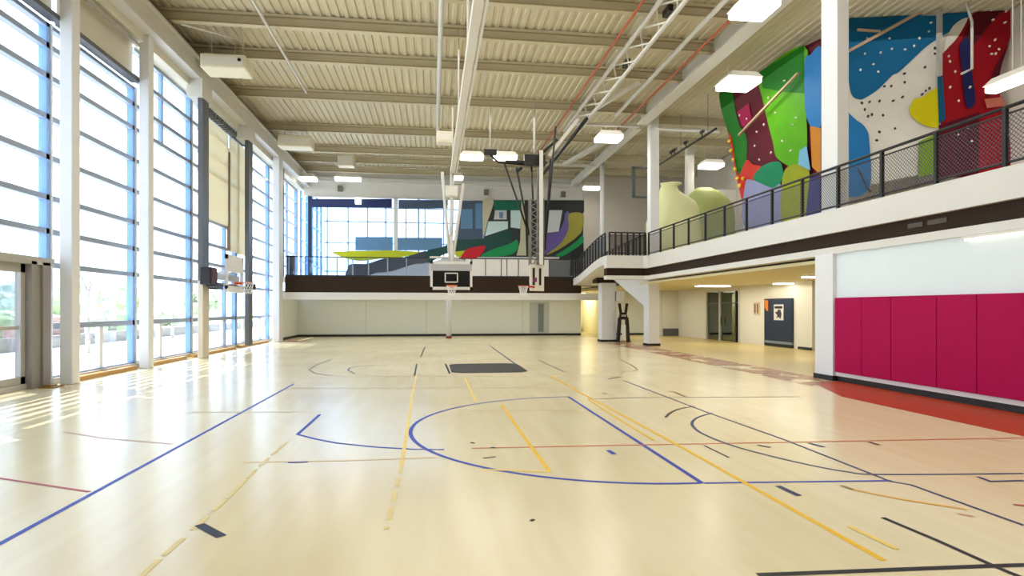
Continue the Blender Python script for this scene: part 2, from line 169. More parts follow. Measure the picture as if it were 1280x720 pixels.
M_YELLOW = mat('yellow_wall', (228, 222, 186), 0.6, var=0.03)
M_ORANGE = mat('orange_paint', (226, 96, 40), 0.4, var=0.03)
M_PIPER = mat('red_orange_pipe', (186, 98, 70), 0.5, var=0.05)
M_NET = mat('white_net_cord', (235, 235, 232), 0.6, var=0.02)
def blind_mat():
    m = bpy.data.materials.new('beige_blind_fabric'); m.use_nodes = True
    nt = m.node_tree; N = nt.nodes.new
    b = nt.nodes['Principled BSDF']; b.inputs['Base Color'].default_value = rgb(232, 222, 196); b.inputs['Roughness'].default_value = 0.8
    tl_ = N('ShaderNodeBsdfTranslucent'); tl_.inputs[0].default_value = rgb(232, 224, 204)
    mx = N('ShaderNodeMixShader'); mx.inputs[0].default_value = 0.55
    nt.links.new(b.outputs[0], mx.inputs[1]); nt.links.new(tl_.outputs[0], mx.inputs[2]); nt.links.new(mx.outputs[0], nt.nodes['Material Output'].inputs[0])
    return m
M_BEIGEPANEL = blind_mat()
M_MESH = lattice_mat('wire_lattice', (52, 52, 62), 0.085, 0.2)
M_NETGREY = lattice_mat('grey_curtain_netting', (120, 116, 110), 0.11, 0.3)

# ------------------------------------------------------------------ mesh builder
class MB:
    def __init__(s):
        s.v = []; s.f = []; s.mi = []; s.mats = []; s.cur = 0; s.smooth = []
    def use(s, m):
        if m not in s.mats: s.mats.append(m)
        s.cur = s.mats.index(m); return s
    def add(s, vs, fs, smooth=False):
        o = len(s.v); s.v += [tuple(p) for p in vs]
        for f in fs:
            s.f.append(tuple(i + o for i in f)); s.mi.append(s.cur); s.smooth.append(smooth)
        return s
    def box(s, x0, x1, y0, y1, z0, z1, b=0.0):
        if x0 > x1: x0, x1 = x1, x0
        if y0 > y1: y0, y1 = y1, y0
        if z0 > z1: z0, z1 = z1, z0
        if b <= 0:
            vs = [(x, y, z) for z in (z0, z1) for y in (y0, y1) for x in (x0, x1)]
            return s.add(vs, [(0, 2, 3, 1), (4, 5, 7, 6), (0, 1, 5, 4), (2, 6, 7, 3), (0, 4, 6, 2), (1, 3, 7, 5)])
        bm = bmesh.new(); bmesh.ops.create_cube(bm, size=1)
        bmesh.ops.scale(bm, vec=(x1 - x0, y1 - y0, z1 - z0), verts=bm.verts)
        bmesh.ops.translate(bm, vec=((x0 + x1) / 2, (y0 + y1) / 2, (z0 + z1) / 2), verts=bm.verts)
        bmesh.ops.bevel(bm, geom=list(bm.edges), offset=b, segments=2, affect='EDGES', profile=0.5)
        return s.frombm(bm)
    def frombm(s, bm, smooth=False):
        bm.verts.index_update()
        s.add([v.co[:] for v in bm.verts], [[v.index for v in f.verts] for f in bm.faces], smooth); bm.free(); return s
    def tube(s, pts, r, n=8, cap=True):
        P = [Vector(p) for p in pts]; rs = r if isinstance(r, (list, tuple)) else [r] * len(P)
        rings = []; prev = None
        for i, p in enumerate(P):
            d = (P[min(i + 1, len(P) - 1)] - P[max(i - 1, 0)]).normalized()
            ref = prev if prev else (Vector((0, 0, 1)) if abs(d.z) < 0.9 else Vector((1, 0, 0)))
            u = (ref - d * ref.dot(d)).normalized(); prev = u; w = d.cross(u)
            rings.append([p + (u * math.cos(2 * PI * k / n) + w * math.sin(2 * PI * k / n)) * rs[i] for k in range(n)])
        vs = [q for rg in rings for q in rg]; fs = []
        for i in range(len(P) - 1):
            for k in range(n):
                a = i * n + k; b = i * n + (k + 1) % n
                fs.append((a, b, b + n, a + n))
        s.add(vs, fs, n > 6)
        if cap:
            o = len(s.v) - len(vs)
            s.f.append(tuple(o + k for k in reversed(range(n)))); s.mi.append(s.cur); s.smooth.append(False)
            s.f.append(tuple(o + (len(P) - 1) * n + k for k in range(n))); s.mi.append(s.cur); s.smooth.append(False)
        return s
    def ring(s, c, R, r, axis='z', n=28, k=8):
        pts = []
        vs = []; fs = []
        for i in range(n):
            a = 2 * PI * i / n
            for j in range(k):
                t = 2 * PI * j / k
                q = ((R + r * math.cos(t)) * math.cos(a), (R + r * math.cos(t)) * math.sin(a), r * math.sin(t))
                vs.append((c[0] + q[0], c[1] + q[1], c[2] + q[2]))
        for i in range(n):
            for j in range(k):
                fs.append((i * k + j, ((i + 1) % n) * k + j, ((i + 1) % n) * k + (j + 1) % k, i * k + (j + 1) % k))
        return s.add(vs, fs, True)
    def bar(s, p, q, w, h, up=(0, 0, 1)):
        p = Vector(p); q = Vector(q); d = (q - p).normalized(); up = Vector(up)
        if abs(d.dot(up)) > 0.98: up = Vector((0, 1, 0))
        sx = d.cross(up).normalized(); uz = sx.cross(d)
        vs = []
        for c in (p, q):
            for a, b in ((-1, -1), (1, -1), (1, 1), (-1, 1)):
                vs.append(c + sx * a * w / 2 + uz * b * h / 2)
        return s.add(vs, [(3, 2, 1, 0), (4, 5, 6, 7), (0, 1, 5, 4), (1, 2, 6, 5), (2, 3, 7, 6), (3, 0, 4, 7)])
    def poly(s, pts, thick=None):
        """flat polygon; with thick = vector it becomes a slab"""
        n = len(pts)
        if thick is None:
            return s.add(pts, [tuple(range(n))])
        t = Vector(thick); q = [tuple(Vector(p) + t) for p in pts]
        fs = [tuple(range(n)), tuple(reversed(range(n, 2 * n)))]
        fs += [(i, i + n, (i + 1) % n + n, (i + 1) % n) for i in range(n)]
        return s.add(list(pts) + q, fs)
    def build(s, name, m=None, parent=None, loc=None, fix=True):
        me = bpy.data.meshes.new(name)
        off = Vector(loc) if loc is not None else Vector((0, 0, 0))
        me.from_pydata([tuple(Vector(p) - off) for p in s.v], [], s.f)
        ms = s.mats or [m]
        for x in ms: me.materials.append(x)
        for p, i, sm in zip(me.polygons, s.mi, s.smooth):
            p.material_index = i if s.mats else 0; p.use_smooth = sm
        if fix:
            bm = bmesh.new(); bm.from_mesh(me); bmesh.ops.recalc_face_normals(bm, faces=bm.faces); bm.to_mesh(me); bm.free()
        o = bpy.data.objects.new(name, me); COL.objects.link(o); o.location = off
        if parent is not None:
            o.parent = parent
            o.location = off - world_of(parent)
        return o

def world_of(o):
    v = Vector((0, 0, 0))
    while o is not None:
        v += o.location; o = o.parent
    return v

def tag(o, label, cat, group=None, kind=None):
    o['label'] = label; o['category'] = cat
    if group: o['group'] = group
    if kind: o['kind'] = kind
    return o
def thing(name, label, cat, loc=(0, 0, 0), group=None, kind=None):
    o = bpy.data.objects.new(name, None); COL.objects.link(o); o.location = loc
    o.empty_display_size = 0.2
    return tag(o, label, cat, group, kind)
def struct(o, label, cat):
    return tag(o, label, cat, kind='structure')

def soft(pts, sub=4):
    P = [Vector(p) for p in pts]; n = len(P); out = []
    for i in range(n):
        p0, p1, p2, p3 = P[i - 1], P[i], P[(i + 1) % n], P[(i + 2) % n]
        for k in range(sub):
            t = k / sub
            out.append(tuple(0.5 * ((2 * p1) + (p2 - p0) * t + (2 * p0 - 5 * p1 + 4 * p2 - p3) * t * t + (3 * p1 - p0 - 3 * p2 + p3) * t ** 3)))
    return out
def bx(x0, x1, y0, y1, z0, z1, b=0.0): return MB().box(x0, x1, y0, y1, z0, z1, b)

# ------------------------------------------------------------------ floor and painted lines
XL, XR = -9.5, 19.2
fl = bx(XL, XR, -4, 53, -0.25, 0.0).build('floor', M_FLOOR)
struct(fl, 'pale maple sports hall floor crossed by painted court lines', 'floor')

PAINT = {
 'blue': (36, 60, 168), 'navy': (34, 44, 96), 'slate': (58, 68, 104), 'black': (30, 30, 36), 'orange': (196, 102, 56),
 'yellow': (236, 186, 34), 'yellowpale': (236, 206, 110), 'yellowdash': (226, 206, 142), 'red': (176, 76, 84), 'redpale': (206, 158, 138),
 'peach': (232, 200, 150), 'greypale': (206, 192, 158), 'tape': (28, 30, 54), 'olive': (140, 120, 60), 'ochre': (226, 178, 82),
 'blackdash': (70, 58, 56), 'browndash': (130, 96, 70), 'greydark': (130, 124, 112)}
LABELW = {'tape': 'strip of black tape'}
_zi = [0]
def ribbon(pts, w, z):
    P = [Vector((p[0], p[1])) for p in pts]
    n = len(P); L = []; R_ = []
    for i in range(n):
        d1 = (P[i] - P[i - 1]).normalized() if i > 0 else None
        d2 = (P[i + 1] - P[i]).normalized() if i < n - 1 else None
        d = (d1 + d2).normalized() if d1 and d2 else (d1 or d2)
        nrm = Vector((-d.y, d.x))
        k = 1.0
        if d1 and d2:
            c = max(0.35, nrm.dot(Vector((-d1.y, d1.x)))); k = 1 / c
        L.append(P[i] + nrm * w / 2 * k); R_.append(P[i] - nrm * w / 2 * k)
    m = MB()
    vs = [(p.x, p.y, z) for p in L] + [(p.x, p.y, z) for p in R_]
    m.add(vs, [(i, i + 1, n + i + 1, n + i) for i in range(n - 1)])
    return m
def smooth_pts(pts, sub=6):
    P = [Vector((p[0], p[1])) for p in pts]; out = []
    for i in range(len(P) - 1):
        p0 = P[max(i - 1, 0)]; p1 = P[i]; p2 = P[i + 1]; p3 = P[min(i + 2, len(P) - 1)]
        for k in range(sub):
            t = k / sub
            out.append(0.5 * ((2 * p1) + (p2 - p0) * t + (2 * p0 - 5 * p1 + 4 * p2 - p3) * t * t + (3 * p1 - p0 - 3 * p2 + p3) * t ** 3))
    out.append(P[-1]); return out
def mark(col, w, pts):
    _zi[0] += 1
    z = 0.002 + 0.00004 * _zi[0]
    pm = mat('line_' + col, PAINT[col], 0.4, var=0.08, scale=8, spec=0.2)
    if col.endswith('dash'):
        seg = smooth_pts(pts, 3) if len(pts) > 2 else pts
        P = [Vector((p[0], p[1])) for p in seg]
        m = MB(); acc = 0
        for i in range(len(P) - 1):
            d = P[i + 1] - P[i]; Ln = d.length; t = 0
            while t < Ln:
                e = min(t + (0.34 if 'yellow' in col else 0.22), Ln)
                q = ribbon([P[i] + d * (t / Ln), P[i] + d * (e / Ln)], w, z); m.add(q.v, q.f)
                t = e + (0.16 if 'yellow' in col else 0.14)
    else:
        m = ribbon(pts, w, z)
    o = m.build('court_line', pm, fl, fix=False)
    return o
# the long blue lines, the half circle and its base line
mark('blue', .055, [(-3.37, 1.5), (-3.37, 15.35)])
mark('blue', .06, [(2.84, 6.04), (2.84, 12.4)])
mark('blue', .06, [(2.83 - 3.15 * math.cos(a), 9.2 + 3.15 * math.sin(a)) for a in [PI / 2 - PI * i / 40 for i in range(41)]])
for col, w, pts in LINES:
    curved = col == 'slate' and len(pts) > 8
    mark(col, w, smooth_pts(pts) if curved else pts)
def roundrect(x0, x1, y0, y1, r, z, n=6):
    pts = []
    for cx, cy, a0 in ((x1 - r, y1 - r, 0), (x0 + r, y1 - r, PI / 2), (x0 + r, y0 + r, PI), (x1 - r, y0 + r, 3 * PI / 2)):
        for i in range(n + 1):
            a = a0 + PI / 2 * i / n; pts.append((cx + r * math.cos(a), cy + r * math.sin(a), z))
    return pts
MB().poly(roundrect(0.56, 2.82, 17.25, 20.2, 0.45, 0.006)).build('painted_key_area', mat('dark_key_paint', (56, 54, 54), 0.5, var=0.1, spec=0.15), fl, fix=False)
# right hand rust band, worn further away, and the yellowish hall floor beyond it
MB().poly([(8.42, 2.0, .0015), (10.3, 2.0, .0015), (10.3, 14.1, .0015), (9.45, 13.9, .0015), (8.55, 11.6, .0015)]).build('rust_border', M_RUST, fl, fix=False)
MB().poly([(9.0, 13.3, .0017), (10.3, 14.1, .0017), (10.6, 31.5, .0017), (9.3, 31.5, .0017)]).build('worn_rust_border', worn_mat('worn_rust_paint', (150, 82, 46), 0.43, 0.52, 1.3), fl, fix=False)
MB().poly([(-8.4, 35.2, .0017), (-7.2, 34.6, .0017), (-6.9, 35.6, .0017), (-8.3, 36.8, .0017)]).build('worn_rust_mark', worn_mat('worn_red_paint', (200, 84, 60), 0.45, 0.5, 2.0), fl, fix=False)
MB().poly([(10.25, 14.95, .0012), (19, 14.95, .0012), (19, 52, .0012), (10.25, 52, .0012)]).build('hall_flooring', M_HALL, fl, fix=False)

# ------------------------------------------------------------------ ceiling
ZC = 11.7
M_JOISTSHADE = mat('joist_shade', (172, 156, 124), 0.7, var=0.3, scale=9)  # colour of the dark strips that paint in the joists' shade lines
ce = MB()
pitch = 0.3; x = XL; prof = []
while x < XR:
    prof += [(x, ZC), (x + 0.12, ZC), (x + 0.15, ZC + 0.05), (x + 0.27, ZC + 0.05)]
    x += pitch
ce.add([(a, -4, b) for a, b in prof] + [(a, 53, b) for a, b in prof], [(i, i + 1, len(prof) + i + 1, len(prof) + i) for i in range(len(prof) - 1)])
ce.box(XL, XR, -4, 53, ZC + 0.12, ZC + 0.3)
ceil = ce.build('ceiling', M_CEIL, fix=False)
struct(ceil, 'beige corrugated metal roof deck over the sports hall', 'ceiling')
JY = [1.5, 4.2, 6.8, 9.3, 11.7, 14.0, 16.2, 18.5, 21.0, 23.8, 28.0, 33.1, 37.3, 39.8, 42.6]
for y in JY:
    j = MB()
    x1 = 10.3
    j.box(-8.9, x1, y - 0.02, y + 0.02, 11.3, ZC)
    j.box(-8.9, x1, y - 0.12, y + 0.12, 11.28, 11.33)
    j.box(-8.9, x1, y - 0.12, y + 0.12, 11.62, ZC)
    j.box(-8.9, x1, y + 0.55, y + 0.62, 11.62, ZC - 0.005)
    j.use(M_JOIST); j.mi = [0] * len(j.f)
    j.use(M_JOISTSHADE).box(-8.9, x1, y - 0.16, y - 0.12, 11.27, 11.31).box(-8.9, x1, y - 0.1, y - 0.03, 11.6, 11.66)
    j.build('joist', None, ceil)
for y in (29.5, 33.1, 37.3, 41):
    MB().box(10.5, 19, y - 0.1, y + 0.1, 11.3, ZC).build('joist', M_JOIST, ceil)
# conduits on the deck
MB().tube([(-5.3, 18, 11.05), (-5.3, 26.5, 11.05)], 0.05).build('conduit', M_STEELW, ceil)
MB().tube([(-7.9, 20.3, 10.9), (-6.6, 22.2, 11.3)], 0.03).build('conduit', M_STEELW, ceil)
MB().tube([(0.28, 5, 11.0), (0.28, 31, 11.0)], 0.09, 10).build('conduit', M_STEELW, ceil)

# ------------------------------------------------------------------ left wall: columns, beam, glazing
wl = thing('wall_left', 'tall glazed left wall of cream columns carrying a roof beam', 'wall', (-9, 12, 0), kind='structure')
MB().box(-8.95, -8.45, -4, 43.4, 10.35, 10.42).box(-8.6, -8.52, -4, 43.4, 10.42, 11.0).box(-8.95, -8.4, -4, 43.4, 11.0, 11.08).build('roof_beam', M_STEELW, wl)
MB().box(-9.3, -8.95, -4, 43.4, 11.08, ZC).box(-9.3, -8.85, -4, 43.4, 10.1, 11.08).build('wall_head', M_CREAM, wl)
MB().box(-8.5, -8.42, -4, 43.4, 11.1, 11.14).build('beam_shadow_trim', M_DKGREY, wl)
COLY = [4, 8, 12, 16.1, 20.1]
for y in COLY:
    bx(-8.99, -8.7, y - 0.17, y + 0.17, 0, 10.36, 0.02).build('column', M_COLUMN, wl)
for y, zb in ((23.95, 2.9), (29.6, 0.15)):
    c = bx(-8.63, -8.45, y - 0.3, y + 0.3, zb, 9.7).build('steel_column', M_DKGREY, wl)
    if zb > 1: bx(-8.64, -8.44, y - 0.31, y + 0.31, 0, zb, 0.02).build('column_base', mat('beige_column', (206, 194, 176), 0.5), wl)
    bx(-8.95, -8.4, y - 0.5, y + 0.5, 9.7, 10.36).build('beam_bracket', M_STEELW, wl)
bx(-8.8, -8.45, 34.9, 35.8, 0, 10.36, 0.02).build('column', M_COLUMN, wl)
bx(-8.85, -8.55, 36.1, 36.5, 3.7, 10.0).build('steel_column', M_DKGREY, wl)
# solid cream wall above the two nearest windows
for a, b in ((8.3, 11.7), (12.3, 15.8), (16.4, 19.8)):
    bx(-9.3, -9.2, a - 0.2, b + 0.2, 8.95, 10.3).build('upper_wall', M_CREAM, wl)
    bx(-9.25, -8.98, a - 0.2, b + 0.2, 8.86, 8.98).build('window_head', M_DKGREY, wl)
    bx(-9.0, -8.9, a, b, 9.9, 10.0).build('shade_box', M_ALU, wl)
# floor sill and warm cill board
bx(-9.55, -9.2, -4, 43.4, 0, 0.14).build('floor_sill', M_ALU, wl)
for a, b in ((16.4, 19.8), (20.4, 23.6), (24.3, 29.2), (30.0, 34.9)):
    bx(-9.2, -8.98, a, b, 0, 0.1).build('sill_board', M_SILL, wl)

XG = -9.38
TR = [0.12, 1.42, 2.93, 3.75, 4.58, 5.57, 6.55, 7.55, 8.3]
WN = [0]
def window_bay(y0, y1, head, mull_low, mull_full, label, trs, door=False, mull_top=None):
    WN[0] += 1
    w = thing('window_%d' % WN[0], label, 'window', (XG, (y0 + y1) / 2, 0), kind='structure')
    zb = 0.12
    bx(XG - 0.1, XG + 0.08, y1 - 0.08, y1 + 0.08, zb, head).build('mullion', M_BLUEALU, w)
    bx(XG + 0.08, XG + 0.12, y1 + 0.04, y1 + 0.1, zb, head).build('mullion_bead', M_STEELW, w)
    for y in mull_full:
        bx(XG - 0.1, XG + 0.05, y - 0.07, y + 0.07, zb, head).build('mullion', M_BLUEALU, w)
    for y in mull_low:
        bx(XG - 0.08, XG + 0.04, y - 0.09, y + 0.09, zb, 1.42).build('low_mullion', M_COLUMN, w)
    if mull_top:
        for y in mull_top:
            bx(XG - 0.08, XG + 0.04, y - 0.06, y + 0.06, 7.55, head).build('top_mullion', M_BLUEALU, w)
    for z in trs:
        if z > head: continue
        t = 0.075 if abs(z - 1.42) < 0.01 else 0.065
        bx(XG - 0.1, XG + 0.08, y0, y1, z - t, z + t).build('transom', M_GREYALU, w)
    bx(XG - 0.1, XG + 0.08, y0, y1, head - 0.1, head).build('head_rail', M_GREYALU, w)
    bx(XG - 0.02, XG - 0.01, y0, y1, 0.1, head).build('pane', M_GLASS, w)
    return w
HI = 10.1
TRH = TR + [9.2]
window_bay(3.9, 8.0, 8.85, [6], [], 'nearest tall window bay on the camera side of the entrance bay', TR)
window_bay(8.0, 12.0, 8.85, [10], [], 'tall window bay just before the one with the entrance door', TR)
window_bay(12.0, 16.05, 8.85, [], [], 'tall horizontal-paned window bay above the grey entrance door', [t for t in TR if t > 3], True)
window_bay(16.05, 20.3, 8.85, [18.5], [], 'tall window bay between the first two thick white columns', TR)
window_bay(20.3, 24.8, HI, [22.3], [], 'tall window bay with extra upper mullion before the dark steel column', TRH, mull_top=[22.4])
window_bay(24.8, 30.2, HI, [26.0, 28.6], [28.85], 'window bay partly closed by the beige blind behind the wall hoop', TRH)
window_bay(30.2, 36.0, HI, [31.6, 34.5], [32.6], 'narrow looking window bay beyond the second dark steel column', TRH)
window_bay(36.0, 43.3, HI, [], [38.3, 40.8], 'far window bay beside the back balcony', TRH)
# beige shades in the bay behind the wall hoop
sh = thing('roller_blind', 'beige two-leaf blind covering the upper window behind the wall hoop', 'blind', (-9.2, 28.8, 4.5))
bx(-9.22, -9.18, 25.6, 28.75, 5.6, 9.75).build('fabric_leaf', M_BEIGEPANEL, sh)
bx(-9.22, -9.18, 28.95, 31.2, 4.5, 9.75).build('fabric_leaf', M_BEIGEPANEL, sh)
bx(-9.24, -9.15, 28.75, 28.95, 4.5, 9.0).build('centre_rail', mat('bronze_rail', (120, 96, 60), 0.5), sh)
slat = MB()
for i in range(19):
    y = 25.4 + i * 0.29; slat.box(-9.2, -8.9, y, y + 0.16, 9.78, 9.98)
slat.build('head_louvre', M_DKGREY, sh)

# entrance door in the third bay
d = thing('door_1', 'grey aluminium framed glass entrance door under the tall window', 'door', (-9.3, 14.5, 0), kind='structure')
MB().box(-9.45, -9.1, 15.1, 15.28, 0, 2.95).box(-9.42, -9.15, 15.28, 15.5, 0, 2.92).box(-9.45, -9.1, 15.5, 15.78, 0, 2.95).build('jamb', mat('grey_door_frame', (140, 135, 130), 0.45, var=0.05), d)
MB().box(-9.45, -9.1, 12.0, 15.95, 2.88, 3.06).build('door_head', M_ALU, d)
MB().box(-9.36, -9.24, 12.1, 15.1, 2.68, 2.88).box(-9.36, -9.24, 12.1, 15.1, 0.02, 0.3).box(-9.36, -9.24, 14.95, 15.1, 0.02, 2.88).box(-9.34, -9.26, 12.1, 15.1, 1.38, 1.46).build('leaf_frame', M_ALU, d)
bx(-9.31, -9.3, 12.1, 15.0, 0.2, 2.7).build('pane', M_GLASS, d)
MB().tube([(-9.18, 14.85, 0.9), (-9.18, 14.85, 1.5)], 0.02).build('pull_handle', M_ALU, d)
tag(MB().box(-9.05, -8.75, 15.25, 15.7, 0, 0.03).box(-9.0, -8.85, 15.35, 15.6, 0.03, 0.06).build('floor_plate', mat('brass', (150, 116, 50), 0.35, 0.6), None), 'small brass floor stop at the foot of the grey door frame', 'door stop')

# ------------------------------------------------------------------ back: balcony, lower wall, glazing, header
wb = thing('wall_back', 'back wall with a white header above and a sage wall under the balcony', 'wall', (0, 41, 0), kind='structure')
bx(-8.9, 19.2, 43.5, 43.75, 9.75, ZC).build('header', M_WHITE, wb)
bx(-8.9, 10.5, 43.3, 43.6, 10.8, 11.1).build('header_beam', M_STEELW, wb)
bx(-9.3, 10.35, 41.1, 41.3, 0, 3.4).build('lower_wall', M_SAGE, wb)
bx(-9.0, -8.75, 35.6, 41.1, 0, 2.5).build('lower_return', M_SAGE, wb)
bx(10.35, 11.1, 43.5, 43.7, 4.4, 9.75).build('upper_pier', M_WHITE, wb)
bx(-8.75, 10.35, 41.04, 41.1, 0.0, 0.14).build('baseboard', M_RUBBER, wb)
bx(-8.75, -8.7, 35.6, 41.1, 0.0, 0.14).build('baseboard', M_RUBBER, wb)
for i, xx in enumerate((-4.4, -0.4, 6.2)):
    bx(xx, xx + 0.03, 41.085, 41.1, 0.14, 2.9).build('wall_joint', mat('joint_grey', (196, 194, 180), 0.6), wb)
bal = thing('balcony', 'back balcony slab with dark brown fascia over a white beam', 'balcony', (0, 36, 2.4), kind='structure')
bx(-8.4, 9.1, 36.0, 36.2, 2.8, 3.72).build('fascia', M_BROWN, bal)
bx(-8.6, 10.2, 35.95, 36.6, 2.38, 2.8).build('edge_beam', M_STEELW, bal)
bx(-8.6, 10.2, 36.2, 43.5, 3.4, 3.7).build('slab', M_CREAM, bal)
bx(-8.5, 10.2, 36.5, 41.1, 2.75, 2.8).build('soffit', M_CREAM, bal)
c = thing('column_support', 'slim white column with a reddish foot under the balcony', 'column', (1.05, 38, 0), kind='structure')
MB().tube([(1.05, 38, 0.12), (1.05, 38, 2.8)], 0.16, 16).build('shaft', M_COLUMN, c)
MB().tube([(1.05, 38, 0), (1.05, 38, 0.14)], 0.18, 16).build('foot', mat('red_brown', (140, 52, 40), 0.5), c)

dr = thing('door_2', 'pale grey flush panel with a dark slit in the lower back wall', 'door', (6.9, 41.05, 0), kind='structure')
bx(6.75, 8.05, 41.03, 41.07, 0.14, 2.3).build('panel', mat('pale_grey_panel', (186, 190, 182), 0.45), dr)
bx(7.3, 7.68, 41.0, 41.03, 0.25, 2.2).build('slit', mat('slit_grey', (126, 132, 132), 0.4), dr)

# window wall behind the balcony
wbk = thing('window_%d' % (WN[0] + 1), 'wide mullioned glass partition above the back balcony', 'window', (0, 43.5, 3.7), kind='structure'); WN[0] += 1
bx(-8.6, 11.1, 43.44, 43.45, 3.7, 9.75).build('pane', M_GLASSB, wbk)
for xx, w, m in ((-8.45, .25, M_NAVY), (-2.55, .3, M_STEELW), (-0.95, .12, M_GREYALU), (3.75, .12, M_GREYALU), (10.75, .4, M_BLACK)):
    bx(xx - w / 2, xx + w / 2, 43.38, 43.55, 3.7, 9.75).build('mullion', m, wbk)
bx(-8.6, 11.1, 43.38, 43.55, 9.68, 9.78).build('head_rail', M_STEELW, wbk)

DC = {'darkpanel': (52, 58, 62), 'navy': (30, 46, 96), 'slateblue': (72, 92, 116), 'steelblue': (98, 142, 180), 'limeyellow': (190, 196, 26), 'slate': (66, 70, 82),
 'darkteal': (24, 74, 70), 'redvivid': (206, 16, 40), 'greenvivid': (14, 150, 84), 'tealgreen': (16, 108, 88), 'cream': (206, 200, 170),
 'palesky': (214, 238, 240), 'greywhite': (206, 208, 212), 'dark': (34, 38, 40), 'purple': (104, 88, 160), 'ochre': (160, 152, 60)}
gr = thing('window_mural', 'colourful swooping mural of red, green, purple and ochre shapes on the back glazing', 'mural', (0, 43.3, 4))
for i, (nm, cname, pts) in enumerate(DECALS):
    k = 0.004 * (i + 1)
    P_ = [(a, 43.36 - k, b) for a, b in pts]
    m = MB().poly(soft(P_) if len(P_) > 5 and nm not in ('dark_panel', 'grey_wash', 'black_patch') else P_, (0, 0.003, 0)).build(nm, mat('mural_' + cname, tuple(int(c * 0.95) for c in DC[cname]), 0.6, var=0.08, scale=0.8), gr)
# room behind the glazing: far window wall
wf = thing('window_%d' % (WN[0] + 1), 'far bright window grid in the room behind the back glazing', 'window', (-3, 52, 3.7), kind='structure'); WN[0] += 1
FR = []
for xx in (-8.7, -7.0, -5.4, -3.9, -2.2, -0.6, 1.0, 2.6):
    FR.append(bx(xx - 0.06, xx + 0.06, 51.9, 52.05, 3.7, 11).build('mullion', M_COLUMN, wf))
for z in (5.0, 6.2, 7.4, 9.2, 10.4):
    bx(-9, 3.2, 51.9, 52.05, z - 0.05, z + 0.05).build('transom', M_COLUMN, wf)
bx(-9, 3.2, 51.95, 51.96, 3.7, 11).build('pane', M_GLASS, wf)
wsd = thing('window_%d' % (WN[0] + 1), 'blue tinted side window of the room behind the back glazing', 'window', (-9.2, 48, 3.7), kind='structure'); WN[0] += 1
for y in (44, 46, 48, 50, 51.8):
    bx(-9.25, -9.1, y - 0.06, y + 0.06, 3.7, 11).build('mullion', M_BLUEALU, wsd)
for z in (5.2, 6.7, 8.2, 9.7):
    bx(-9.25, -9.1, 43.6, 52, z - 0.05, z + 0.05).build('transom', M_BLUEALU, wsd)
bx(-9.2, -9.19, 43.6, 52, 3.7, 11).build('pane', M_GLASSB, wsd)
rb = thing('wall_room', 'grey walls and floor of the room behind the back glazing', 'wall', (3, 52, 3.7), kind='structure')
bx(3.2, 19.2, 51.9, 52.1, 0, ZC).build('far_wall', M_MAUVE, rb)
bx(-9.3, 3.2, 51.9, 52.1, 0, 3.7).build('far_wall_base', M_MAUVE, rb)
bx(-9.3, 19.2, 43.6, 52, 3.5, 3.7).build('room_floor', M_MAUVE, rb)
bx(11.1, 11.3, 43.7, 52, 3.7, ZC).build('side_wall', M_MAUVE, rb)

# ------------------------------------------------------------------ right side: mezzanine, pillars, hall
wr = thing('wall_right', 'right wall with red padding below and pale blue plaster above', 'wall', (10.3, 9, 0), kind='structure')
bx(10.3, 10.6, -4, 14.18, 0, 3.3).build('lower_wall', M_PALEBLUE, wr)
bx(18.9, 19.2, -4, 53, 0, ZC).build('outer_wall', M_MAUVE, wr)
bx(10.29, 10.31, -4, 14.18, 0.0, 0.14).build('base_strip', M_RUBBER, wr)
bx(10.2, 10.62, 14.18, 14.9, 0.1, 3.28).build('column_lower', M_COLUMN, wr)
bx(10.17, 10.64, 14.15, 14.93, 0, 0.13).build('column_skirting', M_RUBBER, wr)
bx(10.34, 10.67, 14.2, 14.85, 4.4, ZC, 0.02).build('column_upper', M_COLUMN, wr)
bx(10.66, 11.24, 28.65, 29.35, 0.1, 3.5, 0.02).build('pillar', M_COLUMN, wr)
bx(10.63, 11.27, 28.62, 29.38, 0.0, 0.12).build('pillar_skirting', M_RUBBER, wr)
bx(10.8, 11.26, 28.75, 29.2, 4.4, ZC, 0.02).build('column_upper', M_COLUMN, wr)
bx(9.4, 10.25, 32.6, 33.3, 0.1, 3.7, 0.02).build('pillar', M_COLUMN, wr)
bx(9.37, 10.28, 32.57, 33.33, 0.0, 0.12).build('pillar_skirting', M_RUBBER, wr)
bx(9.1, 10.3, 32.5, 33.4, 3.3, 3.72).build('pillar_cap', M_BROWN, wr)
MB().tube([(10.7, 37, 4.4), (10.7, 37, ZC)], 0.14, 14).build('column_upper', M_COLUMN, wr)
# gusset between the two pillars
MB().poly([(9.85, 32.0, 3.5), (10.75, 29.2, 3.5), (10.75, 29.2, 1.9)], (0.22, 0.06, 0)).build('gusset', M_COLUMN, wr)
# roof beams above
wfr = bx(XL, XR, -4.2, -4.0, 0, ZC + 0.3).build('wall_front', M_CREAM)
struct(wfr, 'plain cream end wall behind the viewpoint', 'wall')
bx(-9.5, -9.3, -4, 3.9, 0, ZC).build('near_wall', M_CREAM, wl)
rbm = thing('trim_1', 'big white roof beam over the mezzanine edge', 'beam', (10.3, 20, 11), kind='structure')
MB().box(10.28, 10.36, -4, 28.7, 11.05, ZC).box(10.05, 10.6, -4, 28.7, 10.98, 11.06).build('web', M_STEELW, rbm)
MB().box(10.2, 10.5, 29.2, 43.5, 10.9, 11.3).build('far_web', M_STEELW, rbm)
xb = thing('trim_2', 'white cross beam running from the roof truss to the mezzanine column', 'beam', (9, 29, 11), kind='structure')
MB().box(6.9, 10.3, 28.85, 29.05, 10.93, 11.07).box(10.9, 14.5, 28.85, 29.05, 10.8, 11.0).build('bar', M_STEELW, xb)
MB().box(5.4, 10.3, 37, 37.2, 10.85, 11.0).build('bar', M_STEELW, xb)
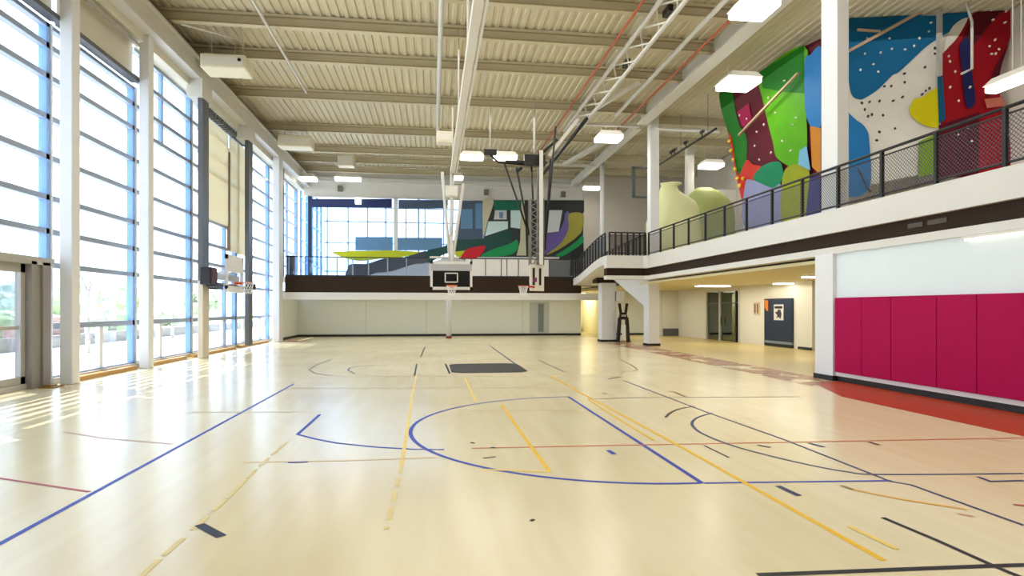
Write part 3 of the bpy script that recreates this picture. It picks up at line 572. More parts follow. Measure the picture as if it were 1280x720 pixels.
MB().bar((7.2, 28.4, 11.1), (8.6, 24.0, 11.3), 0.12, 0.12).bar((8.2, 37, 10.9), (9.8, 31.5, 11.2), 0.25, 0.2).build('diagonal', M_STEELW, xb)

mez = thing('mezzanine', 'raised mezzanine slab with white and brown banded edge', 'mezzanine', (10.3, 14, 3.3), kind='structure')
def edge(m_list, z0, z1, off, back, name, material):
    """band along the longitudinal edge, then the far cross edge, as one bent solid"""
    pts = [(10.2 + off, -4), (10.2 + off, 27.5 + off), (10.05 + off, 27.7 + off), (8.25 + off * 0.3, 27.7 + off), (8.25, 27.7 + back), (10.2 + back, 27.7 + back), (10.2 + back, -4)]
    MB().poly([(a, b, z0) for a, b in pts], (0, 0, z1 - z0)).build(name, material, mez)
edge(None, 3.8, 4.4, 0.0, 0.5, 'upper_band', M_STEELW)
edge(None, 3.44, 3.8, 0.12, 0.5, 'brown_band', M_BROWN)
edge(None, 3.26, 3.44, 0.04, 0.5, 'lower_band', M_STEELW)
bx(10.5, 19, -4, 28.6, 4.2, 4.38).build('deck', M_CREAM, mez)
bx(8.8, 19, 29.1, 43.5, 4.2, 4.38).build('deck', M_CREAM, mez) if False else bx(10.4, 19, 28.7, 43.5, 4.2, 4.38).build('deck', M_CREAM, mez)
bx(10.6, 19, 14.2, 43.5, 3.1, 3.2).build('hall_soffit', mat('hall_soffit_paint', (224, 212, 168), 0.6), mez)
# ramp curving down from the mezzanine to the balcony
rp = MB(); prof = []
for i in range(13):
    t = i / 12; y = 28.21 + t * 8.0
    e = t * t * (3 - 2 * t)
    prof.append((8.25 + 0.35 * t, y, 4.4 - e * 0.7))
n = len(prof)
vs = []
for (a, b, c_) in prof:
    vs += [(a, b, c_), (10.4, b, c_), (10.4, b, c_ - 0.42), (a, b, c_ - 0.42)]
fs = []
for i in range(n - 1):
    for k in range(4):
        fs.append((4 * i + k, 4 * i + (k + 1) % 4, 4 * i + 4 + (k + 1) % 4, 4 * i + 4 + k))
fs += [(0, 1, 2, 3), tuple(4 * (n - 1) + k for k in (3, 2, 1, 0))]
rp.add(vs, fs).build('ramp', M_STEELW, mez)

# under the mezzanine
hw = thing('wall_hall', 'cream hall walls below the mezzanine', 'wall', (16.7, 30, 0), kind='structure')
bx(16.7, 16.9, 24.6, 30.9, 0, 3.1).build('side_wall', M_CREAM, hw)
bx(16.7, 16.9, 34.9, 39.4, 0, 3.1).build('side_wall', M_CREAM, hw)
bx(16.66, 16.7, 24.6, 25.6, 0, 0.12).build('skirting', M_RUBBER, hw)
bx(11.9, 15.6, 41.1, 41.3, 0, 3.1).build('end_wall', M_SAGE, hw)
bx(15.6, 16.9, 39.2, 39.4, 0, 3.1).build('end_return', M_CREAM, hw)
bx(15.6, 16.7, 39.12, 39.2, 0, 0.5).build('end_plinth', M_DKGREY, hw)
bx(15.6, 15.7, 39.4, 41.1, 0, 3.1).build('return_wall', M_SAGE, hw)
bx(11.9, 15.6, 41.04, 41.1, 0, 0.13).build('skirting', M_RUBBER, hw)
bx(10.3, 12.5, 47.0, 47.2, 0, 3.4).build('corridor_wall', M_YELLOW, hw)
bx(11.9, 12.1, 41.3, 47, 0, 3.4).build('corridor_side', M_YELLOW, hw)
bx(10.15, 10.35, 41.3, 47, 0, 3.4).build('corridor_side', M_YELLOW, hw)
bx(17.6, 17.8, 14, 24.6, 0, 3.1).build('corridor_end', mat('corridor_tan', (206, 190, 130), 0.6), hw)
bx(16.9, 17.8, 24.4, 24.6, 0, 3.1).build('corridor_return', mat('corridor_tan', (206, 190, 130), 0.6), hw)
bb = thing('bench', 'low cream bench in the yellow lit corridor behind the pillar', 'bench', (11.2, 46.6, 0))
bx(10.5, 11.8, 46.5, 46.95, 0.38, 0.46, 0.01).build('seat', M_CREAM, bb)
for xx in (10.6, 11.65):
    bx(xx, xx + 0.06, 46.55, 46.9, 0, 0.38).build('leg', M_DKGREY, bb)

# glass doors in the hall side wall
gd = thing('door_3', 'dark framed double glass doors at the end of the hall', 'door', (16.7, 32.9, 0), kind='structure')
for y in (30.95, 33.2, 34.9):
    bx(16.66, 16.84, y - 0.06, y + 0.06, 0, 2.9).build('frame_post', mat('light_door_frame', (200, 198, 188), 0.4), gd)
bx(16.66, 16.84, 30.9, 34.9, 2.85, 3.1).build('frame_head', M_CREAM, gd)
bx(16.7, 16.8, 31.3, 31.42, 0, 2.85).build('frame_post', M_BLACK, gd)
bx(16.7, 16.8, 30.9, 34.9, 2.15, 2.2).build('frame_rail', M_DKGREY, gd)
bx(16.75, 16.76, 30.9, 34.9, 0.0, 2.9).build('pane', M_GLASSG, gd)
MB().tube([(16.62, 32.9, 0.9), (16.62, 32.9, 1.4)], 0.02).build('pull_handle', M_BLACK, gd)
bx(17.9, 18.0, 31, 37, 0, 3.1).build('dark_wall', mat('dark_green_room', (74, 84, 74), 0.6), hw)

# navy board with poster and pennant
nb = thing('navy_board', 'large dark navy panel on the cream hall wall', 'panel', (16.65, 27, 0))
bx(16.6, 16.68, 25.95, 28.3, 0.28, 2.35).build('board', M_NAVY, nb)
bx(16.58, 16.68, 25.95, 28.3, 0.16, 0.28).build('kick_strip', mat('grey_kick', (120, 132, 142), 0.4), nb)
bx(16.6, 16.68, 25.95, 28.3, 0.02, 0.16).build('plinth', M_BLACK, nb)
po = thing('poster', 'white bordered poster with black figure on the navy panel', 'poster', (16.59, 27, 1.4))
bx(16.585, 16.6, 26.62, 27.42, 1.3, 2.06).build('sheet', mat('poster_white', (214, 210, 206), 0.5), po)
MB().box(16.578, 16.585, 26.7, 27.34, 1.86, 1.98).build('dark_heading', M_BLACK, po)
fg = MB(); fg.poly([(16.58, 26.84, 1.36), (16.58, 26.76, 1.6), (16.58, 26.84, 1.8), (16.58, 27.05, 1.82), (16.58, 27.12, 1.7), (16.58, 27.28, 1.72), (16.58, 27.26, 1.62), (16.58, 27.1, 1.55), (16.58, 27.2, 1.38), (16.58, 27.02, 1.46)])
fg.build('figure_print', mat('poster_dark', (52, 44, 52), 0.5), po, fix=False)
tag(MB().poly([(16.59, 27.92, 2.28), (16.59, 28.22, 2.28), (16.59, 28.22, 1.95), (16.59, 28.1, 1.78), (16.59, 27.92, 1.72)], (-0.01, 0, 0)).build('pennant', mat('pennant_orange', (214, 118, 34), 0.6)), 'small orange pennant hung in the upper corner of the navy panel', 'pennant')
ns = thing('wall_notice', 'small framed notice with tan stripes on the cream wall beside the navy panel', 'sign', (16.68, 29.2, 1.4))
bx(16.66, 16.7, 28.85, 29.45, 1.55, 2.2).build('frame', mat('notice_tan', (206, 190, 160), 0.5), ns)
for y in (28.95, 29.2):
    bx(16.65, 16.66, y, y + 0.15, 1.62, 2.12).build('stripe_sheet', mat('notice_brown', (134, 104, 84), 0.5), ns)
# dark shelving glimpsed past the column
rk = thing('equipment_shelf', 'dark filled shelving glimpsed beside the white column in the hall', 'shelf', (16.6, 23.2, 0))
bx(17.0, 17.4, 22.6, 22.65, 0, 2.4).build('side_panel', M_BLACK, rk); bx(17.0, 17.4, 24.1, 24.15, 0, 2.4).build('side_panel', M_BLACK, rk)
for z in (0.1, 0.7, 1.3, 1.9, 2.35):
    bx(17.0, 17.4, 22.6, 24.15, z, z + 0.04).build('shelf_board', M_DKGREY, rk)
for k, z in enumerate((0.14, 0.74, 1.34)):
    tag(bx(17.02, 17.35, 22.75 + 0.1 * k, 24.0, z, z + 0.42, 0.03).build('equipment_bag', mat('bag_%d' % k, ((40, 42, 60), (70, 60, 56), (36, 36, 40))[k], 0.7)),
        ('dark navy bag on the lowest shelf in the hall', 'brown bag on the middle shelf in the hall', 'black bag on the top filled shelf in the hall')[k], 'bag')

# folded black stand and white wall box between the two pillars
st = thing('folded_stand', 'black upright folded equipment stand between the two white pillars', 'equipment stand', (10.55, 32.3, 0))
for s_ in (-1, 1):
    MB().bar((10.55 + s_ * 0.3, 32.3, 0), (10.55 + s_ * 0.2, 32.3, 1.35), 0.16, 0.22).build('leg', M_BLACK, st)
    MB().bar((10.55 + s_ * 0.12, 32.3, 1.5), (10.55 + s_ * 0.22, 32.3, 2.15), 0.13, 0.12).build('upright_arm', M_BLACK, st)
MB().poly([(10.28, 32.2, 1.25), (10.82, 32.2, 1.25), (10.7, 32.2, 1.65), (10.4, 32.2, 1.65)], (0, 0.2, 0)).build('hub', M_BLACK, st)
bx(10.42, 10.68, 32.15, 32.22, 1.42, 1.52).build('clamp', M_ALU, st)
bx(10.45, 10.65, 32.1, 32.25, 0.1, 0.95, 0.03).build('weight', M_COLUMN, st)
bx(10.15, 10.95, 32.1, 32.5, 0.0, 0.04).build('base_plate', M_BLACK, st)
tag(bx(10.15, 10.75, 32.6, 33.2, 2.25, 2.85, 0.02).build('wall_box', M_COLUMN), 'white box fixed to the far white pillar above the black stand', 'box')

# hall ceiling lights
def hall_light(x, y, label, ln_, wd):
    t = thing('hall_light', label, 'ceiling light', (x, y, 3.0), 'hall ceiling lights')
    bx(x - ln_ / 2, x + ln_ / 2, y - wd / 2, y + wd / 2, 3.04, 3.1).build('tray', M_LAMPBODY, t)
    bx(x - ln_ / 2 + .03, x + ln_ / 2 - .03, y - wd / 2 + .03, y + wd / 2 - .03, 2.99, 3.04).build('lens', M_LENS, t)
    l = bpy.data.lights.new('hall_lamp', 'AREA'); l.shape = 'RECTANGLE'; l.size = 3.0; l.size_y = 4.0; l.energy = 85; l.color = (1, 0.95, 0.82)
    lo = bpy.data.objects.new('hall_lamp', l); COL.objects.link(lo); lo.location = (min(x, 15.0), y, 2.96)
hall_light(14.4, 29.4, 'wide flat ceiling light in the hall before the glass doors', 1.7, 0.7)
hall_light(16.2, 26.0, 'short ceiling light in the hall above the navy panel', 0.6, 0.9)
hall_light(14.2, 20.5, 'hall ceiling light hidden behind the right white column', 1.2, 0.5)
hall_light(13.5, 36.5, 'hall ceiling light beyond the white pillar with gusset', 1.2, 0.5)
ll = thing('linear_light', 'long slim strip light under the mezzanine edge above red padding', 'strip light', (10.28, 9.3, 3.2))
bx(10.2, 10.292, 7.5, 10.4, 3.2, 3.25).build('housing', M_LAMPBODY, ll)
bx(10.21, 10.29, 7.55, 10.35, 3.16, 3.2).build('lens', M_DIMLENS, ll)

hall_light(11.1, 44.6, 'ceiling light in the yellow corridor behind the far pillar', 0.9, 0.5)
bpy.data.lights[-1].size = 1.2; bpy.data.lights[-1].size_y = 3
# red wall pads
PY = [14.12, 13.15, 12.22, 10.99, 10.08, 9.15, 8.2, 7.2]
PLAB = ['crimson wall pad beside the white column', 'second crimson wall pad from the white column', 'third crimson wall pad from the white column, the widest one',
        'fourth crimson wall pad from the white column', 'fifth crimson wall pad from the white column', 'sixth crimson wall pad from the white column', 'seventh crimson wall pad beyond the picture edge']
for i in range(6):
    p = thing('wall_pad', PLAB[i], 'wall pad', (10.25, (PY[i] + PY[i + 1]) / 2, 0.2), 'crimson wall pads')
    bx(10.2, 10.29, PY[i + 1] + 0.006, PY[i] - 0.006, 0.24, 2.13, 0.012).build('cushion', M_PAD, p)
    bx(10.24, 10.3, PY[i + 1], PY[i], 0.14, 0.235).build('base_trim', mat('pad_trim', (214, 212, 210), 0.5), p)
# sign like markings on the brown band
em = thing('fascia_sign', 'pair of small grey plates on the brown band of the mezzanine', 'sign', (10.28, 11.4, 3.6))
bx(10.3, 10.325, 11.45, 11.85, 3.6, 3.7).build('plate', mat('plate_grey', (78, 68, 58), 0.5), em)
bx(10.3, 10.325, 10.85, 11.32, 3.6, 3.7).build('plate', mat('plate_grey', (120, 112, 100), 0.5), em)

# ------------------------------------------------------------------ railings
def railing(name, label, pts, posts_step, infill, zfun=None, dense=None, cat='railing'):
    t = thing(name, label, cat, (pts[0][0], pts[0][1], pts[0][2]))
    tr = MB(); tr.tube([(a, b, c_ + 1.1) for a, b, c_ in pts], 0.035, 8); tr.build('top_rail', M_BLACK, t)
    MB().tube([(a, b, c_ + 0.98) for a, b, c_ in pts], 0.018, 6).build('upper_wire_rail', M_BLACK, t)
    MB().tube([(a, b, c_ + 0.1) for a, b, c_ in pts], 0.025, 6).build('bottom_rail', M_BLACK, t)
    for i in range(len(pts) - 1):
        p = Vector(pts[i]); q = Vector(pts[i + 1]); L_ = (q - p).length; n_ = max(1, round(L_ / posts_step))
        for k in range(n_ + (1 if i == len(pts) - 2 else 0)):
            c_ = p.lerp(q, k / n_)
            MB().box(c_.x - 0.035, c_.x + 0.035, c_.y - 0.035, c_.y + 0.035, c_.z, c_.z + 1.1).build('post', M_BLACK, t)
        if infill is not None:
            d_ = (q - p); a0 = p; 
            MB().add([(p.x, p.y, p.z + 0.1), (q.x, q.y, q.z + 0.1), (q.x, q.y, q.z + 0.98), (p.x, p.y, p.z + 0.98)], [(0, 1, 2, 3)]).build('infill_mesh', infill, t, loc=p, fix=False)
    return t
railing('guard_railing', 'black mesh guard railing along the long mezzanine edge', [(10.32, 6.6, 4.4), (10.32, 27.7, 4.4)], 1.467, M_MESH)
railing('guard_railing', 'black guard railing across the far mezzanine end above the white pillars', [(10.2, 27.8, 4.4), (8.4, 27.8, 4.4)], 0.3, lattice_mat('dense_mesh', (60, 54, 54), 0.06, 0.42))
railing('guard_railing', 'black guard railing down the curved ramp to the balcony', [(a + 0.06, b, c_) for a, b, c_ in prof], 0.62, lattice_mat('dense_mesh_dark', (44, 40, 40), 0.06, 0.5))
railing('guard_railing', 'black guard railing behind the ramp on the mezzanine side', [(10.35, 28.4, 4.4), (10.35, 35.9, 4.1)], 0.6, None)
# back balcony balustrade
br_ = thing('balcony_balustrade', 'balustrade of glass and pale grey panels along the back balcony', 'balustrade', (0, 36.1, 3.72))
MB().box(-8.4, 8.6, 36.06, 36.14, 4.85, 4.9).box(-8.4, 8.6, 36.06, 36.14, 3.72, 3.82).build('rails', M_BLACK, br_).name = 'top_rail'
pm = mat('balustrade_panel', (206, 204, 200), 0.45, var=0.06, scale=1)
for k, xx in enumerate([-8.2, -7.3, -6.4, -5.5, -4.6, -3.7, -2.6, -1.5]):
    bx(xx - 0.03, xx + 0.03, 36.07, 36.13, 3.82, 4.85).build('post', M_GREYALU, br_)
bx(-8.3, -0.2, 36.095, 36.105, 3.85, 4.83).build('glass_panel', M_GLASSB, br_)
xs = [1.95, 2.35, 3.2, 4.15, 4.5, 5.2, 6.2, 7.1, 8.4]
for a, b in zip(xs, xs[1:]):
    bx(a + 0.03, b - 0.03, 36.07, 36.12, 3.84, 4.84).build('grey_panel', pm if b < 8 else M_DKGREY, br_)
for xx in xs:
    bx(xx - 0.02, xx + 0.02, 36.05, 36.14, 3.8, 4.88).build('post', M_DKGREY, br_)
tag(bx(-8.35, -7.95, 36.2, 36.6, 3.72, 4.95, 0.03).build('equipment_case', M_BLACK), 'tall black case at the window end of the back balcony', 'case')

# ------------------------------------------------------------------ climbing walls
CC = {'green': (24, 124, 28), 'lime': (92, 176, 14), 'maroon': (96, 12, 36), 'magenta': (176, 14, 84), 'redorange': (214, 56, 40), 'teal': (22, 138, 92),
 'lavender': (156, 160, 200), 'olive': (160, 168, 30), 'skyblue': (40, 132, 206), 'orange': (214, 140, 40), 'paleblue': (130, 196, 230), 'purple': (60, 58, 130),
 'offwhite': (226, 222, 214), 'blue': (14, 112, 168), 'tealblue': (10, 96, 140), 'yellow': (214, 204, 16), 'yellowgreen': (136, 176, 20),
 'red': (176, 14, 34), 'navy': (34, 40, 100), 'pink': (226, 130, 110)}
CLAB = {'green': 'faceted green and maroon climbing wall rising behind the mezzanine railing',
        'white': 'white climbing wall with a large blue patch and yellow blob',
        'red': 'leaning dark red climbing wall at the far right'}
CN = {'green': Vector((-1, 0, 0)), 'white': Vector((-0.25, -0.968, 0)), 'red': Vector((-0.235, -0.972, 0))}
HM = {'dark': mat('hold_dark', (60, 50, 48), 0.6), 'pale': mat('hold_pale', (224, 216, 206), 0.6), 'yellowh': mat('hold_yellow', (236, 190, 60), 0.6)}
def hold_mesh(r, key):
    bm = bmesh.new(); bmesh.ops.create_icosphere(bm, subdivisions=2, radius=r)
    for v in bm.verts:
        v.co *= 1 + 0.35 * noise.noise(v.co * 9 + Vector((key, 0, 0)))
    bmesh.ops.scale(bm, vec=(1.0, 0.7, 0.75), verts=bm.verts)
    me = bpy.data.meshes.new('hold'); bm.to_mesh(me); bm.free()
    for p in me.polygons: p.use_smooth = True
    return me
for key in ('green', 'white', 'red'):
    base = CLIMB[key][0][1]
    loc = Vector((base[-1][0], base[-1][1], 4.4))
    t = thing('climbing_wall', CLAB[key], 'climbing wall', tuple(loc))
    nrm = CN[key]
    for i, (cname, pts) in enumerate(CLIMB[key]):
        o_ = nrm * (0.012 * i)
        m_ = mat('climb_' + cname, tuple(int(c * (0.95 if cname in ('offwhite', 'yellow') else 0.86)) for c in CC[cname]), 0.55, var=0.14, scale=1.5, spec=0.15)
        P = [tuple(Vector(p) + o_) for p in (soft(pts) if i > 0 and len(pts) > 5 else pts)]
        P = [(p[0], p[1], max(4.4, min(p[2], ZC - 0.02))) for p in P]
        if i == 0:
            MB().poly(P, tuple(-nrm * 0.25)).build('panel', m_, t)
        else:
            MB().poly(P, tuple(nrm * 0.01)).build('colour_patch', m_, t)
    hm = {}
    k = 0
    for kind, wall, p in HOLDS:
        if wall != key: continue
        if kind not in hm:
            hm[kind] = hold_mesh({'dark': 0.055, 'pale': 0.05, 'yellowh': 0.1}[kind], k + 1); hm[kind].materials.append(HM[kind])
        o = bpy.data.objects.new('hold', hm[kind]); COL.objects.link(o); o.parent = t
        o.location = Vector(p) + nrm * 0.13 - loc; k += 1
        o.rotation_euler = (random.uniform(0, 3), random.uniform(0, 3), random.uniform(0, 3))
# steel posts and frames in front of the climbing walls
sp = thing('steel_frame', 'grey steel post with a hanging rectangular loop before the red climbing wall', 'steel frame', (16.0, 17.6, 4.4))
def onw(px, py, off=0.35):
    return None
MB().box(16.46, 16.58, 17.62, 17.74, 9.5, ZC).build('post', M_ALU, sp)
MB().tube([(17.04, 17.2, ZC), (17.24, 17.2, 11.1), (17.24, 17.2, 9.58), (16.87, 17.2, 9.4)], 0.04, 8).build('loop', M_STEELW, sp)
bt = thing('batten', 'long wooden batten slanting across the blue climbing patch', 'batten', (14, 18.2, 9.5))
MB().bar((13.7, 18.35, 10.4), (15.9, 17.8, 11.6), 0.08, 0.09).build('pole', mat('batten_wood', (176, 150, 120), 0.6), bt)
MB().bar((14.05, 18.3, 11.15), (14.75, 18.12, 11.05), 0.06, 0.07).build('crosspiece', mat('batten_wood', (176, 150, 120), 0.6), bt)
b2 = tag(MB().bar((12.7, 23.6, 9.1), (12.7, 19.5, 10.1), 0.08, 0.08).build('batten', mat('batten_wood', (176, 150, 120), 0.6)), 'wooden batten slanting across the green climbing wall', 'batten')
cable = tag(MB().tube([(14.1, 18.35, 6.55), (14.25, 18.3, 6.2), (14.35, 18.28, 5.95), (14.5, 18.25, 5.75)], 0.03, 6).build('climbing_chain', M_BLACK), 'short black chain hanging on the white climbing wall below the blue patch', 'chain')
wc = thing('wall_climbing', 'pale wall behind the climbing area at the right', 'wall', (17, 21.5, 4.4), kind='structure')
bx(15.5, 19, 21.4, 21.6, 4.38, ZC).build('partition', M_CREAM, wc)
wq = thing('wall_upper', 'grey mauve upper wall beyond the mezzanine with a white bay', 'wall', (14, 43, 4.4), kind='structure')
bx(11.1, 19.2, 43.3, 43.5, 4.38, ZC).build('panel', M_MAUVE, wq)
bx(15.9, 19.0, 35.4, 35.6, 4.38, 9.3).build('white_bay', M_WHITE, wq)
bx(14.9, 15.3, 33.6, 34.0, 4.38, ZC).build('pier', M_WHITE, wq)

# bouldering rock
def rock(name, label, cat, cx, cy, rings, m, parent=None):
    mb = MB(); n = 20; vs = []
    for (z, rx, ry, ox) in rings:
        for k in range(n):
            a = 2 * PI * k / n
            w = 1 + 0.07 * math.sin(3 * a + z) + 0.05 * math.sin(5 * a - 2 * z)
            vs.append((cx + ox + rx * w * math.cos(a), cy + ry * w * math.sin(a), z))
    fs = [(i * n + k, i * n + (k + 1) % n, (i + 1) * n + (k + 1) % n, (i + 1) * n + k) for i in range(len(rings) - 1) for k in range(n)]
    fs += [tuple(range(n)), tuple((len(rings) - 1) * n + k for k in reversed(range(n)))]
    mb.add(vs, fs, True)
    return mb.build(name, m, parent)
M_ROCK = mat('pale_lime_rock', (220, 222, 168), 0.55, var=0.06, scale=0.8)
M_ROCKG = mat('green_rock', (166, 176, 108), 0.55, var=0.06, scale=0.8)
rk1 = rock('bouldering_rock', '', 'climbing rock', 12.9, 30.6, [(4.38, 1.5, 1.1, 0), (5.4, 1.5, 1.1, 0), (6.4, 1.45, 1.0, -0.02), (7.2, 1.3, 0.85, -0.06), (7.6, 1.1, 0.7, -0.14), (7.9, 0.75, 0.55, -0.3), (8.15, 0.5, 0.42, -0.42), (8.4, 0.42, 0.3, -0.4), (8.52, 0.62, 0.2, -0.3), (8.62, 0.3, 0.1, -0.05)], M_ROCK)
tag(rk1, 'pale yellow pinnacle shaped bouldering rock beyond the mezzanine railing', 'climbing rock')
rk2 = rock('bouldering_rock', '', 'climbing rock', 16.1, 33.4, [(4.38, 1.7, 1.1, 0), (6.0, 1.7, 1.1, 0), (7.2, 1.6, 1.05, -0.05), (8.0, 1.4, 0.9, -0.1), (8.6, 1.0, 0.7, -0.2), (8.9, 0.5, 0.4, -0.3), (8.96, 0.1, 0.1, -0.3)], M_ROCKG)
tag(rk2, 'green domed bouldering rock beside the pale pinnacle rock', 'climbing rock')
hf = thing('hanging_frame', 'thin dark rectangular frame hanging on the grey upper wall', 'frame', (12.6, 36, 8))
MB().box(12.35, 12.55, 36.0, 36.1, 8.8, 10.7).box(12.35, 13.5, 36.0, 36.1, 10.6, 10.7).box(12.35, 13.3, 36.0, 36.1, 8.75, 8.87).build('bars', mat('frame_greygreen', (84, 92, 90), 0.5), hf).name = 'bar'
tl = thing('track_light_rail', 'black track rail with spotlights above the bouldering rocks', 'track light', (12.5, 29, 9.9))
MB().tube([(12.5, 33, 9.85), (12.5, 25.2, 9.85)], 0.05, 8).build('rail', M_BLACK, tl)
for y in (32.2, 30.2, 29.8, 28.4, 26.6):
    MB().tube([(12.5, y, 9.85), (12.5, y, 10.05)], 0.03, 6).tube([(12.4, y - 0.1, 10.05), (12.62, y + 0.1, 10.2)], 0.08, 10).build('spot_head', M_BLACK, tl)
for y in (26, 29, 32.6):
    MB().tube([(12.5, y, 9.85), (12.5, y, ZC)], 0.012, 6).build('hanger', M_DKGREY, tl)

# ------------------------------------------------------------------ ceiling lights and boxes
def lamp(x, y, z, label, sx=1.35, sy=0.7, power=60, stem=True, lens=None):
    t = thing('ceiling_light', label, 'ceiling light', (x, y, z), 'hall high bay lights')
    m = MB()
    a = (sx / 2, sy / 2); b = (sx / 2 - 0.18, sy / 2 - 0.12)
    m.add([(x - a[0], y - a[1], z), (x + a[0], y - a[1], z), (x + a[0], y + a[1], z), (x - a[0], y + a[1], z),
           (x - b[0], y - b[1], z + 0.22), (x + b[0], y - b[1], z + 0.22), (x + b[0], y + b[1], z + 0.22), (x - b[0], y + b[1], z + 0.22)],
          [(0, 1, 5, 4), (1, 2, 6, 5), (2, 3, 7, 6), (3, 0, 4, 7), (4, 5, 6, 7), (0, 3, 2, 1)])
    m.build('housing', M_LAMPBODY, t)
    c0 = sx / 2 - 0.03; c1 = sy / 2 - 0.03
    MB().box(x - c0, x + c0, y - c1, y + c1, z - 0.2, z - 0.005, 0.05).build('lens', lens or M_LENS, t)
    if stem:
        for s_ in (-1, 1):
            MB().tube([(x + s_ * sx * 0.3, y, z + 0.2), (x + s_ * sx * 0.3, y, ZC)], 0.012, 6).build('stem', M_STEELW, t)
    l = bpy.data.lights.new('lamp_light', 'AREA'); l.shape = 'RECTANGLE'; l.size = sx; l.size_y = sy; l.energy = power * LAMP; l.color = LCOL
    lo = bpy.data.objects.new('lamp_light', l); COL.objects.link(lo); lo.location = (x, y, z - 0.24)
LAMP = 0.8
LCOL = (1.0, 0.965, 0.9)
lamp(2.2, 33.4, 10.35, 'white ceiling light left of the black rigging at the far hoop')
lamp(4.05, 33.2, 10.35, 'white ceiling light directly beside the black rigging')
lamp(8.75, 29.1, 10.45, 'white ceiling light hanging below the roof truss before the slim column', 1.3, 1.0)
lamp(11.5, 21.4, 10.45, 'large white ceiling light overlapping the green climbing wall', 1.35, 1.2)
lamp(16.2, 33.3, 10.3, 'ceiling light hanging over the pale white wall bay', 1.3, 1.0, 50)
lamp(1.6, 38.5, 10.3, 'small far ceiling light behind the hoop mast', 0.8, 0.6)
lamp(11.1, 41.0, 10.4, 'far ceiling light at the back wall beside the mural', 1.2, 0.6, 40)
lamp(9.3, 16.4, 10.66, 'white ceiling light under the roof beam at the top of the picture', 1.15, 1.1)
lamp(-8.0, 40.6, 10.4, 'small ceiling light in the far window corner', 1.1, 0.8)
lamp(-5.4, 40.0, 10.35, 'flat ceiling light below a white box near the far window corner', 1.7, 0.5)
lamp(16.25, 14.8, 8.35, 'long ceiling light at the edge of the red climbing wall', 0.45, 1.7, 50)
for nm_, (x, y, sx_, sy_, p_) in (('roof_fill', (3.0, 16, 13, 38, 2000)), ('roof_fill', (14.5, 24, 7, 24, 400)), ('roof_fill', (14.5, 6, 7, 14, 120)), ('soffit_lamp', (0.8, 38.6, 17, 2.6, 120))):  # the roof ones are added fill light, unseen and without fittings
    l = bpy.data.lights.new(nm_, 'AREA'); l.shape = 'RECTANGLE'; l.size = sx_; l.size_y = sy_; l.energy = p_; l.color = (0.94, 0.98, 1.0) if nm_ == 'soffit_lamp' else LCOL
    lo = bpy.data.objects.new(nm_, l); COL.objects.link(lo); lo.location = (x, y, 2.74 if nm_ == 'soffit_lamp' else 10.9)
def unit(x, y, z, sx, sy, sz, label):
    t = thing('ceiling_box', label, 'ceiling box', (x, y, z))
    bx(x - sx / 2, x + sx / 2, y - sy / 2, y + sy / 2, z, z + sz, 0.06).build('casing', M_UNIT, t)
    bx(x - sx / 2 + 0.1, x + sx / 2 - 0.1, y - sy / 2 - 0.01, y - sy / 2 + 0.02, z + sz * 0.25, z + sz * 0.75).build('grille', M_LAMPBODY, t)
    for s_ in (-1, 1):
        MB().tube([(x + s_ * sx * 0.35, y, z + sz), (x + s_ * sx * 0.35, y, ZC)], 0.015, 6).build('hanger', M_STEELW, t)
    return t
unit(-7.75, 23.6, 10.75, 1.3, 0.8, 0.4, 'upper white ceiling box at the window beam, nearest of the boxes')
u_ = unit(-7.15, 22.3, 10.15, 1.5, 1.0, 0.5, 'lower white ceiling box with a small dark sensor near the window beam')
MB().tube([(-6.6, 21.85, 10.45), (-6.6, 21.76, 10.45)], 0.06, 10).build('sensor', M_BLACK, u_)
unit(-7.1, 32.9, 10.3, 1.7, 0.9, 0.6, 'wide white ceiling box over the far windows')
unit(-5.3, 38.5, 10.7, 1.0, 0.7, 0.7, 'small square white ceiling box near the far window corner')
unit(0.65, 30.8, 10.25, 0.85, 0.6, 0.6, 'small white ceiling box at the end of the ceiling pipe')
tag(bx(-5.35, -4.95, 43.2, 43.38, 9.22, 9.62, 0.03).build('wall_light', M_LENS), 'small white square light on the navy strip of the back glazing', 'wall light')
for xx, s_ in ((-6.4, 'first small speaker on the back header from the windows'), (3.9, 'small speaker on the back header behind the black rigging'), (9.6, 'small dark speaker on the back header near the mezzanine')):
    tag(bx(xx - 0.17, xx + 0.17, 43.3, 43.5, 10.1, 10.5, 0.03).build('wall_speaker', mat('speaker_grey', (120, 112, 104), 0.6)), s_, 'speaker')

# ------------------------------------------------------------------ roof truss, pipes
tr_ = thing('roof_truss', 'pale steel roof truss running lengthwise above the court', 'truss', (7, 20, 11))
MB().tube([(6.7, 3, 10.95), (6.7, 30, 10.95)], 0.07, 8).build('chord', M_STEELW, tr_)
MB().tube([(7.35, 3, 10.85), (7.35, 30, 10.85)], 0.07, 8).build('chord', M_STEELW, tr_)
MB().tube([(6.95, 3, 11.35), (6.95, 30, 11.35)], 0.06, 8).build('chord', M_STEELW, tr_)
web = [(6.7, 10.95), (6.95, 11.35), (7.35, 10.85)]
for i in range(18):
    y = 3 + i * 1.5
    for (a, b) in ((0, 1), (1, 2), (2, 0)):
        p, q = web[a], web[b]
        MB().tube([(p[0], y, p[1]), (q[0], y + 0.75, q[1])], 0.035, 6).build('web_bar', M_STEELW, tr_)
for y in (17.5, 21.5):
    bx(7.15, 7.3, y, y + 0.5, 10.95, 11.15).build('bracket', M_BLACK, tr_)
pipe = tag(MB().tube([(6.25, 3, 11.05), (6.25, 35, 11.05)], 0.045, 8).build('sprinkler_pipe', M_PIPER), 'orange red pipe along the roof truss', 'pipe')
